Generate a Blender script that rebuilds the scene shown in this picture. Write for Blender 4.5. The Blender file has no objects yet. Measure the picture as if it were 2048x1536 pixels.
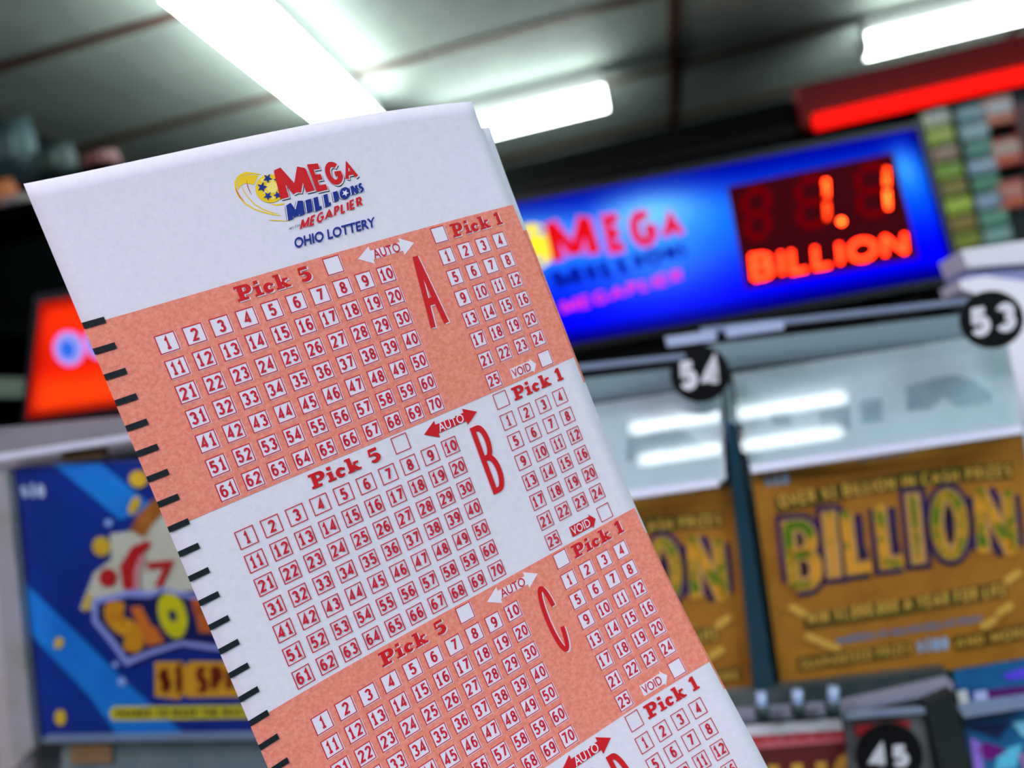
import bpy, math, random
from mathutils import Vector, Matrix
random.seed(7)
SC = bpy.context.scene
COL = SC.collection
F, CX, CY = 1540.0, 1024.0, 768.0          # focal length and centre of the 2048x1536 frame
CAM = Vector((0, 0, 1.5))
# ------------------------------------------------------------------ camera
_dy = Vector(((1340 - CX) / F, (800 - CY) / F, 1)).normalized()
_r = math.radians(10)
_up = Vector((-math.sin(_r), -math.cos(_r), 0)); _up = (_up - _up.dot(_dy) * _dy).normalized()
_x = _dy.cross(_up)
W = Matrix((_x, _dy, _up))                  # camera (right, down, forward) -> world
cam = bpy.data.cameras.new('camera'); camo = bpy.data.objects.new('camera', cam); COL.objects.link(camo)
R = Matrix((W.col[0], -W.col[1], -W.col[2])).transposed()
camo.matrix_world = Matrix.Translation(CAM) @ R.to_4x4()
cam.sensor_width = 36; cam.lens = 36 * F / 2048; cam.clip_start = .005
cam.dof.use_dof = True; cam.dof.focus_distance = .1335; cam.dof.aperture_fstop = 11.0
SC.camera = camo
# ------------------------------------------------------------------ world, exposure
w = bpy.data.worlds.new('world'); SC.world = w; w.use_nodes = True
w.node_tree.nodes['Background'].inputs[0].default_value = (.62, .78, .9, 1)
w.node_tree.nodes['Background'].inputs[1].default_value = .12
SC.view_settings.view_transform = 'Standard'; SC.view_settings.look = 'None'
SC.view_settings.exposure = 0.0; SC.view_settings.gamma = 1.0
SC.view_settings.use_curve_mapping = False
SC.cycles.use_denoising = True
SC.cycles.max_bounces = 8
SC.cycles.transparent_max_bounces = 24
SC.cycles.caustics_reflective = False; SC.cycles.caustics_refractive = False
LAMP = 17.0            # brightness of the ceiling battens
LAMP_BACK = 22.0      # brightness of the bare twin tubes behind the photographer

# ------------------------------------------------------------------ helpers
def lin(c):
    return tuple(((x / 255) / 12.92 if x <= 10 else ((x / 255 + .055) / 1.055) ** 2.4) for x in c) + (1,)

def mat(name, col, rough=.5, spec=.5, metal=0, emit=None, strength=1, noise=None, bump=None, coat=0, alpha=None):
    m = bpy.data.materials.new(name); m.use_nodes = True
    nt = m.node_tree; b = nt.nodes['Principled BSDF']
    b.inputs['Base Color'].default_value = lin(col)
    b.inputs['Roughness'].default_value = rough
    b.inputs['Specular IOR Level'].default_value = spec
    b.inputs['Metallic'].default_value = metal
    b.inputs['Coat Weight'].default_value = coat
    if emit is not None:
        b.inputs['Emission Color'].default_value = lin(emit)
        b.inputs['Emission Strength'].default_value = strength
    if noise:                                  # (second colour, scale, contrast)
        c2, sc, lo, hi = noise
        tc = nt.nodes.new('ShaderNodeTexCoord')
        n = nt.nodes.new('ShaderNodeTexNoise'); n.inputs['Scale'].default_value = sc; n.inputs['Detail'].default_value = 6
        n.inputs['Roughness'].default_value = .7
        r = nt.nodes.new('ShaderNodeValToRGB')
        r.color_ramp.elements[0].position = lo; r.color_ramp.elements[0].color = lin(col)
        r.color_ramp.elements[1].position = hi; r.color_ramp.elements[1].color = lin(c2)
        nt.links.new(tc.outputs['Object'], n.inputs['Vector'])
        nt.links.new(n.outputs['Fac'], r.inputs[0]); nt.links.new(r.outputs[0], b.inputs['Base Color'])
    if bump:
        tc = nt.nodes.new('ShaderNodeTexCoord')
        n = nt.nodes.new('ShaderNodeTexNoise'); n.inputs['Scale'].default_value = bump[0]; n.inputs['Detail'].default_value = 4
        bp = nt.nodes.new('ShaderNodeBump'); bp.inputs['Strength'].default_value = bump[1]; bp.inputs['Distance'].default_value = bump[2]
        nt.links.new(tc.outputs['Object'], n.inputs['Vector'])
        nt.links.new(n.outputs['Fac'], bp.inputs['Height']); nt.links.new(bp.outputs[0], b.inputs['Normal'])
    return m

def glass(name, tint, refl, rough=.03):
    m = bpy.data.materials.new(name); m.use_nodes = True
    nt = m.node_tree; nt.nodes.remove(nt.nodes['Principled BSDF'])
    t = nt.nodes.new('ShaderNodeBsdfTransparent'); t.inputs[0].default_value = lin(tint)
    g = nt.nodes.new('ShaderNodeBsdfGlossy'); g.inputs['Roughness'].default_value = rough
    mx = nt.nodes.new('ShaderNodeMixShader'); fr = nt.nodes.new('ShaderNodeLayerWeight'); fr.inputs[0].default_value = refl
    pw = nt.nodes.new('ShaderNodeMath'); pw.operation = 'POWER'; pw.inputs[1].default_value = 5; fr.inputs[0].default_value = .5
    ma = nt.nodes.new('ShaderNodeMath'); ma.operation = 'MULTIPLY_ADD'; ma.inputs[1].default_value = 1 - refl; ma.inputs[2].default_value = refl
    nt.links.new(fr.outputs['Facing'], pw.inputs[0]); nt.links.new(pw.outputs[0], ma.inputs[0])
    nt.links.new(ma.outputs[0], mx.inputs[0]); nt.links.new(t.outputs[0], mx.inputs[1]); nt.links.new(g.outputs[0], mx.inputs[2])
    nt.links.new(mx.outputs[0], nt.nodes['Material Output'].inputs[0])
    return m

def emis(name, col, strength):
    m = bpy.data.materials.new(name); m.use_nodes = True
    nt = m.node_tree; nt.nodes.remove(nt.nodes['Principled BSDF'])
    e = nt.nodes.new('ShaderNodeEmission'); e.inputs[0].default_value = lin(col); e.inputs[1].default_value = strength
    nt.links.new(e.outputs[0], nt.nodes['Material Output'].inputs[0])
    return m

def thing(name, label, cat, loc, group=None):
    o = bpy.data.objects.new(name, None); COL.objects.link(o); o.location = loc
    o.empty_display_size = .02
    o['label'] = label; o['category'] = cat
    if group: o['group'] = group
    return o

def root_of(o):
    while o.parent: o = o.parent
    return o

def obj(name, verts, faces, m, parent=None, smooth=False, label=None):
    off = root_of(parent).location if parent else Vector((0, 0, 0))
    me = bpy.data.meshes.new(name)
    me.from_pydata([tuple(Vector(v) - off) for v in verts], [], faces)
    me.update()
    if smooth:
        for p in me.polygons: p.use_smooth = True
    me.materials.append(m)
    o = bpy.data.objects.new(name, me); COL.objects.link(o)
    if parent: o.parent = parent
    if label: o['label'] = label
    return o

class MB:
    def __init__(s): s.v = []; s.f = []
    def add(s, vs, fs):
        n = len(s.v); s.v += [Vector(v) for v in vs]; s.f += [tuple(i + n for i in f) for f in fs]; return s
    def box(s, a, b):
        (x0, y0, z0), (x1, y1, z1) = a, b
        return s.add([(x, y, z) for z in (z0, z1) for y in (y0, y1) for x in (x0, x1)],
                     [(0, 2, 3, 1), (4, 5, 7, 6), (0, 1, 5, 4), (2, 6, 7, 3), (0, 4, 6, 2), (1, 3, 7, 5)])
    def prism(s, front, back):
        n = len(front)
        return s.add(list(front) + list(back), [tuple(range(n)), tuple(range(2 * n - 1, n - 1, -1))] +
                     [(i, i + n, (i + 1) % n + n, (i + 1) % n) for i in range(n)])
    def tube(s, a, b, r, n=14, cap=True):
        a, b = Vector(a), Vector(b); d = (b - a).normalized()
        u = d.orthogonal().normalized(); w_ = d.cross(u)
        ra = [a + r * (math.cos(2 * math.pi * i / n) * u + math.sin(2 * math.pi * i / n) * w_) for i in range(n)]
        rb = [p + (b - a) for p in ra]
        return s.add(ra + rb, [(i, (i + 1) % n, (i + 1) % n + n, i + n) for i in range(n)] +
                     ([tuple(range(n - 1, -1, -1)), tuple(range(n, 2 * n))] if cap else []))
    def build(s, name, m, parent=None, smooth=False, label=None):
        return obj(name, s.v, s.f, m, parent, smooth, label)

def bevel(o, w_=.002, seg=2):
    b = o.modifiers.new('bevel', 'BEVEL'); b.width = w_; b.segments = seg; b.limit_method = 'ANGLE'
    return o

def ray(px, py):
    return W @ Vector(((px - CX) / F, (py - CY) / F, 1))
def at(px, py, z):
    return CAM + ray(px, py) * z

class Plane:                                     # a real plane in the room; n points to the photographer
    def __init__(s, px, py, z, n):
        s.O = at(px, py, z); s.n = Vector(n).normalized()
    def P(s, px, py, d=0.0):
        r = ray(px, py); o = s.O + s.n * d
        return CAM + r * ((o - CAM).dot(s.n) / r.dot(s.n))
    def poly(s, pts, d=0.0): return [s.P(x, y, d) for x, y in pts]

def slab(name, pl, pts, d, th, m, parent=None, label=None):
    fr = pl.poly(pts, d); bk = [p - pl.n * th for p in fr]
    return MB().prism(fr, bk).build(name, m, parent, label=label)

# ---------------------------------------------------------------- stroke lettering
def arc(cx, cy, rx, ry, a0, a1, n=14):
    return [(cx + rx * math.cos(math.radians(a0 + (a1 - a0) * i / n)), cy + ry * math.sin(math.radians(a0 + (a1 - a0) * i / n))) for i in range(n + 1)]

GL = {  # width, strokes in a unit-high cell (x is in fractions of the width)
 '0': (.56, [arc(.5, .5, .5, .5, 90, 450, 20)]),
 '1': (.46, [[(.02, .76), (.3, .84), (.55, 1), (.55, 0)], [(.02, 0), (1, 0)]]),
 '2': (.54, [arc(.5, .72, .48, .28, 165, -20, 10) + [(.02, 0), (1, 0)]]),
 '3': (.54, [arc(.48, .75, .44, .25, 160, -90, 10), arc(.48, .26, .5, .26, 90, -160, 10)]),
 '4': (.58, [[(.74, 0), (.74, 1), (0, .26), (1, .26)]]),
 '5': (.54, [[(.92, 1), (.16, 1), (.1, .56)] + arc(.48, .31, .5, .31, 130, -155, 12)]),
 '6': (.54, [[(.86, .96)] + arc(.52, .5, .5, .5, 95, 200, 7), arc(.5, .3, .48, .3, 0, 360, 16)]),
 '7': (.52, [[(0, 1), (1, 1), (.36, 0)]]),
 '8': (.54, [arc(.5, .75, .42, .25, 0, 360, 16), arc(.5, .26, .5, .26, 0, 360, 16)]),
 '9': (.54, [arc(.5, .7, .48, .3, 0, 360, 16), arc(.48, .5, .5, .5, 20, -85, 8) + [(.14, .04)]]),
 'A': (.8, [[(0, 0), (.5, 1), (1, 0)], [(.2, .3), (.8, .3)]]),
 'B': (.62, [[(0, 0), (0, 1), (.5, 1)] + arc(.5, .76, .42, .24, 90, -90, 8) + [(0, .52)], [(.5, .52)] + arc(.52, .26, .48, .26, 90, -90, 8) + [(0, 0)]]),
 'C': (.66, [arc(.56, .5, .56, .5, 48, 312, 16)]),
 'D': (.66, [[(0, 0), (0, 1), (.4, 1)] + arc(.4, .5, .6, .5, 90, -90, 12) + [(0, 0)]]),
 'E': (.54, [[(1, 1), (0, 1), (0, 0), (1, 0)], [(0, .5), (.85, .5)]]),
 'F': (.52, [[(1, 1), (0, 1), (0, 0)], [(0, .5), (.85, .5)]]),
 'G': (.72, [arc(.54, .5, .54, .5, 48, 335, 16) + [(1, .45), (.6, .45)]]),
 'H': (.66, [[(0, 0), (0, 1)], [(1, 0), (1, 1)], [(0, .5), (1, .5)]]),
 'I': (.16, [[(.5, 0), (.5, 1)]]),
 'K': (.62, [[(0, 0), (0, 1)], [(1, 1), (.05, .45)], [(.3, .6), (1, 0)]]),
 'L': (.5, [[(0, 1), (0, 0), (1, 0)]]),
 'M': (.86, [[(0, 0), (0, 1)], [(1, 0), (1, 1)], [(0, 1.08), (.5, .1)], [(1, 1.08), (.5, .1)]]),
 'N': (.68, [[(0, 0), (0, 1)], [(1, 0), (1, 1)], [(0, 1.06), (1, -.06)]]),
 'O': (.8, [arc(.5, .5, .5, .5, 90, 450, 22)]),
 'P': (.56, [[(0, 0), (0, 1), (.5, 1)] + arc(.5, .74, .46, .26, 90, -90, 8) + [(0, .48)]]),
 'R': (.6, [[(0, 0), (0, 1), (.5, 1)] + arc(.5, .74, .44, .26, 90, -90, 8) + [(0, .48)], [(.45, .48), (1, 0)]]),
 'S': (.56, [arc(.5, .75, .46, .25, 40, 270, 10) + arc(.5, .25, .48, .25, 90, -145, 10)]),
 'T': (.6, [[(0, 1), (1, 1)], [(.5, 1), (.5, 0)]]),
 'U': (.66, [[(0, 1), (0, .32)] + arc(.5, .32, .5, .32, 180, 360, 10) + [(1, 1)]]),
 'V': (.7, [[(0, 1), (.5, 0), (1, 1)]]),
 'W': (.95, [[(0, 1), (.25, 0), (.5, .9), (.75, 0), (1, 1)]]),
 'X': (.66, [[(0, 0), (1, 1)], [(0, 1), (1, 0)]]),
 'Y': (.66, [[(0, 1), (.5, .45), (1, 1)], [(.5, .45), (.5, 0)]]),
 'Z': (.6, [[(0, 1), (1, 1), (0, 0), (1, 0)]]),
 '$': (.56, [arc(.5, .72, .44, .2, 40, 270, 8) + arc(.5, .3, .46, .22, 90, -145, 8), [(.5, -.05), (.5, 1.05)]]),
 ',': (.1, [[(.6, .1), (.2, -.12)]]), '.': (.1, [[(.5, 0), (.5, .1)]]), '-': (.3, [[(0, .5), (1, .5)]]),
 ' ': (.3, []),
}

def ribbon(pts, t, closed=False, maxlen=None):
    if maxlen:
        q = [pts[0]]
        for a, b in zip(pts, pts[1:]):
            k = max(1, int(math.ceil(math.hypot(b[0] - a[0], b[1] - a[1]) / maxlen)))
            q += [(a[0] + (b[0] - a[0]) * i / k, a[1] + (b[1] - a[1]) * i / k) for i in range(1, k + 1)]
        pts = q
    n = len(pts); closed = closed or (math.hypot(pts[0][0] - pts[-1][0], pts[0][1] - pts[-1][1]) < 1e-6)
    tt = t if isinstance(t, (list, tuple)) else [t] * n
    L = []; Rr = []
    for i in range(n):
        if closed: a, b = pts[i - 1 if i else n - 2], pts[i + 1 if i < n - 1 else 1]
        else: a, b = pts[max(i - 1, 0)], pts[min(i + 1, n - 1)]
        d1 = Vector((pts[i][0] - a[0], pts[i][1] - a[1])); d2 = Vector((b[0] - pts[i][0], b[1] - pts[i][1]))
        if d1.length < 1e-9: d1 = d2
        if d2.length < 1e-9: d2 = d1
        d1.normalize(); d2.normalize(); m = d1 + d2
        if m.length < 1e-6: m = d2
        m.normalize(); nrm = Vector((-m.y, m.x)); k = 1 / max(.38, nrm.dot(Vector((-d2.y, d2.x))))
        h = tt[i] / 2 * k
        L.append((pts[i][0] + nrm.x * h, pts[i][1] + nrm.y * h)); Rr.append((pts[i][0] - nrm.x * h, pts[i][1] - nrm.y * h))
    v = L + Rr
    return v, [(i, i + 1, n + i + 1, n + i) for i in range(n - 1)]

def glyph(ch, t, ws=1.0, maxlen=None):
    """strokes of one letter, cell x 0..w, y 0..1, stroke t"""
    w_, st = GL[ch]; w_ *= ws
    out = []
    for s in st:
        ww = max(w_ - t, 0)
        pts = [(t / 2 + x * ww, t / 2 + y * (1 - t)) for x, y in s]
        v, fc = ribbon(pts, t, maxlen=maxlen); wm_ = max(w_, t)
        if ch in 'AMNVWXZK': v = [(min(max(a, 0), wm_), min(max(b, 0), 1)) for a, b in v]
        out.append((v, fc))
    return max(w_, t), out

def text2d(s, t=.16, gap=.14, ws=1.0, maxlen=None):
    """-> width, verts, faces (height 1)"""
    x = 0; V = []; Fc = []
    for ch in s:
        w_, st = glyph(ch, t, ws, maxlen)
        for v, f in st:
            n = len(V); V += [(a + x, b) for a, b in v]; Fc += [tuple(i + n for i in q) for q in f]
        x += w_ + gap
    return x - gap, V, Fc

_cache = {}
def gill(s, offset=0.0):
    """the built-in humanist face, box 0..w x 0..1"""
    k = (s, offset)
    if k in _cache: return _cache[k]
    c = bpy.data.curves.new('t', 'FONT'); c.body = s; c.offset = offset; c.resolution_u = 4; c.fill_mode = 'FRONT'
    o = bpy.data.objects.new('t', c); COL.objects.link(o)
    bpy.context.view_layer.update()
    me = bpy.data.meshes.new_from_object(o.evaluated_get(bpy.context.evaluated_depsgraph_get()))
    V = [(v.co.x, v.co.y) for v in me.vertices]; Fc = [tuple(p.vertices) for p in me.polygons]
    bpy.data.objects.remove(o); bpy.data.curves.remove(c); bpy.data.meshes.remove(me)
    x0 = min(v[0] for v in V); x1 = max(v[0] for v in V); y0 = min(v[1] for v in V); y1 = max(v[1] for v in V)
    h = y1 - y0
    r = ((x1 - x0) / h, [((a - x0) / h, (b - y0) / h) for a, b in V], Fc)
    _cache[k] = r; return r

def quadmap(q):                                   # q = TL, TR, BR, BL in px; (s, t) with t up
    (ax, ay), (bx, by), (cx, cy), (dx, dy) = q
    def f(s, t):
        u = 1 - t
        return (ax * (1 - s) * (1 - u) + bx * s * (1 - u) + cx * s * u + dx * (1 - s) * u,
                ay * (1 - s) * (1 - u) + by * s * (1 - u) + cy * s * u + dy * (1 - s) * u)
    return f

def text_quad(mb, s, q, pl, d, t=.16, gap=.14, ws=1.0, g=False, offset=0.0, arch=0.0):
    wd, V, Fc = gill(s, offset) if g else text2d(s, t, gap, ws, .3)
    f = quadmap(q); fn = pl if callable(pl) else pl.P
    mb.add([fn(*f(a / wd, b + arch * 4 * (a / wd) * (1 - a / wd)), d) for a, b in V], Fc)
    return mb

MF = [('M', 0, .22), ('I', .25, .325), ('L', .355, .47), ('L', .485, .59), ('I', .61, .67), ('O', .69, .825), ('N', .84, .93), ('S', .94, 1)]
def millions(mb, q, pl, d, grow=0):
    f = quadmap(q); fn = pl if callable(pl) else pl.P
    for ch, a, b in MF:
        w_, g_ = glyph(ch, .22 + grow, .85)
        for v, fc in g_: mb.add([fn(*f(a - grow * .08 + (b - a + grow * .16) * x / w_, y), d) for x, y in v], fc)

def disc(c, rx, ry, n=28, rot=0):
    cr, sr = math.cos(math.radians(rot)), math.sin(math.radians(rot))
    return [(c[0] + rx * math.cos(2 * math.pi * i / n) * cr - ry * math.sin(2 * math.pi * i / n) * sr,
             c[1] + rx * math.cos(2 * math.pi * i / n) * sr + ry * math.sin(2 * math.pi * i / n) * cr) for i in range(n)]

def star(c, r, rot=0, k=.42):
    return [(c[0] + (r if i % 2 == 0 else r * k) * math.cos(math.radians(rot + 36 * i)),
             c[1] + (r if i % 2 == 0 else r * k) * math.sin(math.radians(rot + 36 * i))) for i in range(10)]

def poly_px(mb, pts, pl, d):
    fn = pl if callable(pl) else pl.P
    c = (sum(p[0] for p in pts) / len(pts), sum(p[1] for p in pts) / len(pts))
    n = len(pts)
    mb.add([fn(c[0], c[1], d)] + [fn(x, y, d) for x, y in pts], [(0, i + 1, (i + 1) % n + 1) for i in range(n)])
    return mb
def flat_px(mb, pts, pl, d):                      # concave outlines as one n-gon
    fn = pl if callable(pl) else pl.P
    mb.add([fn(x, y, d) for x, y in pts], [tuple(range(len(pts)))]); return mb
def line_px(mb, pts, wd, pl, d, maxlen=None):
    fn = pl if callable(pl) else pl.P
    v, f = ribbon(pts, wd, maxlen=maxlen); mb.add([fn(x, y, d) for x, y in v], f); return mb

# ------------------------------------------------------------------ materials
M = dict(
 tile=mat('ceiling panel', (208, 222, 212), .55, .08, noise=((178, 192, 186), 3, .3, .7)),
 grid=mat('rust brown ceiling bar', (112, 64, 54), .5),
 darkwall=mat('dark wall paint', (26, 32, 34), .7, .3),
 floor=mat('grey vinyl floor', (176, 176, 170), .5, noise=((150, 150, 146), 6, .4, .6)),
 lamp_body=mat('white lamp housing', (225, 228, 228), .4),
 lamp=emis('lamp diffuser glow', (244, 255, 252), LAMP),
 tube=emis('fluorescent tube glow', (240, 248, 255), LAMP_BACK),
 black=mat('matt black laminate', (7, 10, 11), .6, .15),
 blackgloss=mat('glossy black vinyl', (7, 8, 10), .4, .25),
 white=mat('white plastic', (225, 228, 232), .3),
 teal=mat('dark teal acrylic edge', (26, 62, 76), .25, .6),
 rail=mat('clear acrylic rail', (124, 142, 162), .15, .7),
 tab=mat('pale blue hinge plastic', (170, 188, 214), .25, .6),
 railw=mat('frosted acrylic', (205, 212, 225), .25, .6),
 greyg=mat('grey green plastic', (120, 146, 150), .35, .5),
 shelf=mat('grey steel shelf', (110, 124, 112), .4),
 acrylic=glass('clear acrylic', (246, 250, 250), .045),
)

# ------------------------------------------------------------------ room
def struct(name, mb, m):
    o = mb.build(name, m); o['kind'] = 'structure'; return o
CZ = CAM.z + 1.10
XL, XR, YB, YF = -1.72, 2.6, 3.35, -2.6
struct('floor', MB().box((XL, YF, -.05), (XR, YB, 0)), M['floor'])
ceil = struct('ceiling', MB().box((XL, YF, CZ + .02), (XR, YB, CZ + .06)), M['darkwall'])
struct('wall_left', MB().box((XL - .05, YF, 0), (XL, YB, CZ + .06)), M['darkwall'])
struct('wall_right', MB().box((XR, YF, 0), (XR + .05, YB, CZ + .06)), M['darkwall'])
struct('wall_back', MB().box((XL, YB, 0), (XR, YB + .05, CZ + .06)), M['darkwall'])
struct('wall_front', MB().box((XL, YF - .05, 0), (XR, YF, CZ + .06)), M['darkwall'])
# ceiling panels and bars
gx = [XL, -.80, .2, 1.41, XR]
gy = [YB, 3.10] + [2.61 - .495 * i for i in range(11)]
for i in range(len(gx) - 1):
    for j in range(len(gy) - 1):
        z = CZ - random.uniform(0, .002)
        MB().box((gx[i] + .012, gy[j + 1] + .012, z), (gx[i + 1] - .012, gy[j] - .012, CZ + .018)).build('ceiling_panel', M['tile'], ceil)
for x in gx[1:-1]:
    MB().box((x - .014, YF, CZ - .006), (x + .014, YB, CZ + .012)).build('ceiling_bar', M['grid'], ceil)
for y in gy[1:-1]:
    MB().box((XL, y - .014, CZ - .0055), (XR, y + .014, CZ + .012)).build('ceiling_bar', M['grid'], ceil)

def batten(label, a, b, wd, group='ceiling battens'):
    """a..b: ends of the diffuser's centre line, hung under the ceiling"""
    a, b = Vector(a), Vector(b); d = (b - a).normalized(); s = Vector((-d.y, d.x, 0)) * wd / 2
    t = thing('ceiling_batten', label, 'ceiling light', ((a.x + b.x) / 2, (a.y + b.y) / 2, CZ - .012), group)
    zt, zb = a.z + .028, a.z - .028
    prof = [(-1, zt), (1, zt), (1, zb + .02), (.55, zb), (-.55, zb), (-1, zb + .02)]
    mk = lambda c: [Vector((c.x + s.x * k, c.y + s.y * k, z)) for k, z in prof]
    MB().prism(mk(a), mk(b)).build('diffuser', M['lamp'], t)
    MB().prism([Vector((c[0].x + c[1] * s.x * .8, c[0].y + c[1] * s.y * .8, zt)) for c in ((a, -1), (a, 1), (b, 1), (b, -1))],
               [Vector((c[0].x + c[1] * s.x * .8, c[0].y + c[1] * s.y * .8, CZ - .014)) for c in ((a, -1), (a, 1), (b, 1), (b, -1))]).build('housing', M['lamp_body'], t)
    for e, sg in ((a, -1), (b, 1)):
        MB().prism(mk(e), mk(e + d * sg * .012)).build('end_cap', M['lamp_body'], t)
LZ = CAM.z + 1.0
batten('long white ceiling batten running diagonally away above the red and white slip', (-.80, 1.40, LZ), (-.80, 2.30, LZ), .16)
batten('white ceiling batten whose right end shows beyond the slip corner', (-.60, 2.50, LZ), (-.035, 2.50, LZ), .085)
batten('white ceiling batten at the top right above the red light strip', (.79, 2.60, LZ), (2.0, 2.60, LZ), .085)
# twin bare tubes behind the photographer, seen only as streaks in the acrylic
tt = thing('ceiling_batten', 'twin bare tube ceiling light reflected as two streaks in the clear lid', 'ceiling light', (.16, -1.26, CZ - .012))
MB().box((-.13, -1.40, CZ - .045), (.48, -1.12, CZ - .007)).build('housing', M['lamp_body'], tt)
for y in (-1.18, -1.35):
    MB().tube((-.12, y, CAM.z + 1.05 - .012), (.46, y, CAM.z + 1.05 - .012), .012).build('tube', M['tube'], tt, True)
tt2 = thing('ceiling_batten', 'added unseen fill light behind the photographer, put in to light the slip', 'ceiling light', (-.75, -.9, CZ - .012))  # unseen fill panel, added behind the camera to brighten the slip
MB().box((-1.15, -1.7, CZ - .05), (-.35, -.4, CZ - .007)).build('housing', M['lamp_body'], tt2)
M['fill_panel_r'] = emis('right fill panel glow', (222, 244, 255), 14.5)
M['panel_lamp'] = emis('fill panel glow', (248, 232, 255), 15.5)
MB().box((-1.12, -1.67, CZ - .06), (-.38, -.43, CZ - .05)).build('diffuser', M['panel_lamp'], tt2)
tt3 = thing('ceiling_batten', 'second added unseen fill light behind the photographer, on the right', 'ceiling light', (1.45, -.8, CZ - .012))  # second unseen panel, added to fill the shade the slip casts rightwards
MB().box((1.0, -1.5, CZ - .05), (1.9, -.2, CZ - .007)).build('housing', M['lamp_body'], tt3)
MB().box((1.03, -1.47, CZ - .06), (1.87, -.23, CZ - .05)).build('diffuser', M['fill_panel_r'], tt3)

# ------------------------------------------------------------------ the play slip
PIT = .00421
FP = [0.030085, -0.508032, -0.359564, -2.714358, 2.751837, 33.9791, 1.022328]
FQ = [0.055706, -0.043501, -0.002912, 0.01622, -0.064625, -0.011263, -0.043854, -0.011231, -0.027491, 0.002094, -0.000182, -0.015654, 0.007552, 0.004723]
_w = Vector(FP[:3]); RS = Matrix.Rotation(_w.length, 3, _w.normalized()); TS = Vector(FP[3:6])
UL, UR, VT, VC = -2.37, 16.76, -6.81, -1.461
def _loc(u, v):
    x = (u - 9) / 10; y = (v - 8) / 10; q = FQ
    h = 10 * (q[0]*x*x + q[1]*x*y + q[2]*y*y + q[3]*x**3 + q[4]*x*x*y + q[5]*x*y*y + q[6]*y**3 + q[7]*y**4 + q[8]*x**4
              + q[9]*x*y**3 + q[10]*x*x*y*y + q[11]*x**3*y + q[12]*y**5 + q[13]*x*y**4)
    return RS @ Vector(((u - 9) * FP[6], v - 8, h)) + TS
def S(u, v, lift=0.0):                            # slip coordinates (in rows) -> world, on the curled sheet
    X = _loc(u, v) if v <= 28 else _loc(u, 28) + (_loc(u, 28) - _loc(u, 27.5)) * ((v - 28) * 2)
    z = 31.6 * (X.z / 31.6) ** .42
    k = z / X.z * PIT
    p = Vector((X.x, X.y, X.z)) * k
    p *= 1 - lift / p.length
    return CAM + W @ p
def px_of(u, v):
    X = _loc(u, v); return (CX + F * X.x / X.z, CY + F * X.y / X.z)
def uv_of(x, y):
    u, v = 8.0, 4.0
    for _ in range(12):
        a = px_of(u, v); b = px_of(u + .01, v); c = px_of(u, v + .01)
        j00, j10 = (b[0] - a[0]) / .01, (b[1] - a[1]) / .01; j01, j11 = (c[0] - a[0]) / .01, (c[1] - a[1]) / .01
        dt = j00 * j11 - j01 * j10; ex, ey = x - a[0], y - a[1]
        u += (ex * j11 - ey * j01) / dt; v += (ey * j00 - ex * j10) / dt
    return u, v
def SP(x, y, lift=0.0): return S(*uv_of(x, y), lift)

M['paper'] = mat('white slip paper', (226, 226, 235), .75, .25, noise=((219, 220, 229), 900, .35, .65), bump=(2600, .25, .00004))
M['coral'] = mat('coral panel ink', (242, 154, 130), .75, .2, noise=((226, 128, 104), 1300, .36, .62), bump=(2600, .2, .00004))
M['inkred'] = mat('red ink', (204, 30, 50), .7, .2)
M['inkdeep'] = mat('bright red ink', (206, 30, 34), .7, .2)
M['inkwhite'] = mat('unprinted white paper', (228, 228, 237), .75, .25, bump=(2600, .2, .00004))
M['inkblack'] = mat('black timing mark ink', (22, 34, 38), .7, .2)
M['inkblue'] = mat('navy ink', (22, 50, 138), .7, .2)
M['inkgold'] = mat('gold yellow ink', (244, 206, 30), .7, .2)
M['inkpale'] = mat('pale yellow ink', (250, 230, 120), .7, .2)
M['inkgrey'] = mat('grey ink', (90, 100, 112), .7, .2)
M['inkshadow'] = mat('dark shadow ink', (44, 52, 66), .7, .2)
M['inkorange'] = mat('orange red ink', (226, 100, 30), .7, .2)
L1, L2, L3, L4, L5 = .00004, .00008, .00012, .00016, .0002

def frange(a, b, st):
    n = max(1, int(math.ceil((b - a) / st - 1e-6))); return [a + (b - a) * i / n for i in range(n + 1)]
def sheet_grid(u0, u1, v0, v1, fn, lift, st=.5):
    us, vs = frange(u0, u1, st), frange(v0, v1, st); n = len(us)
    return [fn(u, v, lift) for v in vs for u in us], [(j * n + i, (j + 1) * n + i, (j + 1) * n + i + 1, j * n + i + 1) for j in range(len(vs) - 1) for i in range(n - 1)]
VB = 30.54
def sheet_mesh(fn, u0, u1, v0, v1, th):
    us, vs = frange(u0, u1, .6), frange(v0, v1, .6); nu, nv = len(us), len(vs)
    fr = [fn(u, v, 0) for v in vs for u in us]; bk = [fn(u, v, -th) for v in vs for u in us]
    n = nu * nv; fc = []
    for j in range(nv - 1):
        for i in range(nu - 1):
            a = j * nu + i; fc.append((a, a + nu, a + nu + 1, a + 1)); fc.append((n + a, n + a + 1, n + a + nu + 1, n + a + nu))
    for i in range(nu - 1):
        fc.append((i, i + 1, n + i + 1, n + i)); a = (nv - 1) * nu + i; fc.append((a, n + a, n + a + 1, a + 1))
    for j in range(nv - 1):
        a = j * nu; fc.append((a, n + a, n + a + nu, a + nu)); a = j * nu + nu - 1; fc.append((a, a + nu, n + a + nu, n + a))
    return fr + bk, fc

slip = thing('play_slip', 'front red and white number slip with logo, held close, on top', 'lottery slip', S(7, VB, 0), 'number slips held up close')
v_, f_ = sheet_mesh(S, UL, UR, VT, VB, .00011)
obj('paper_sheet', v_, f_, M['paper'], slip, True)

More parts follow.
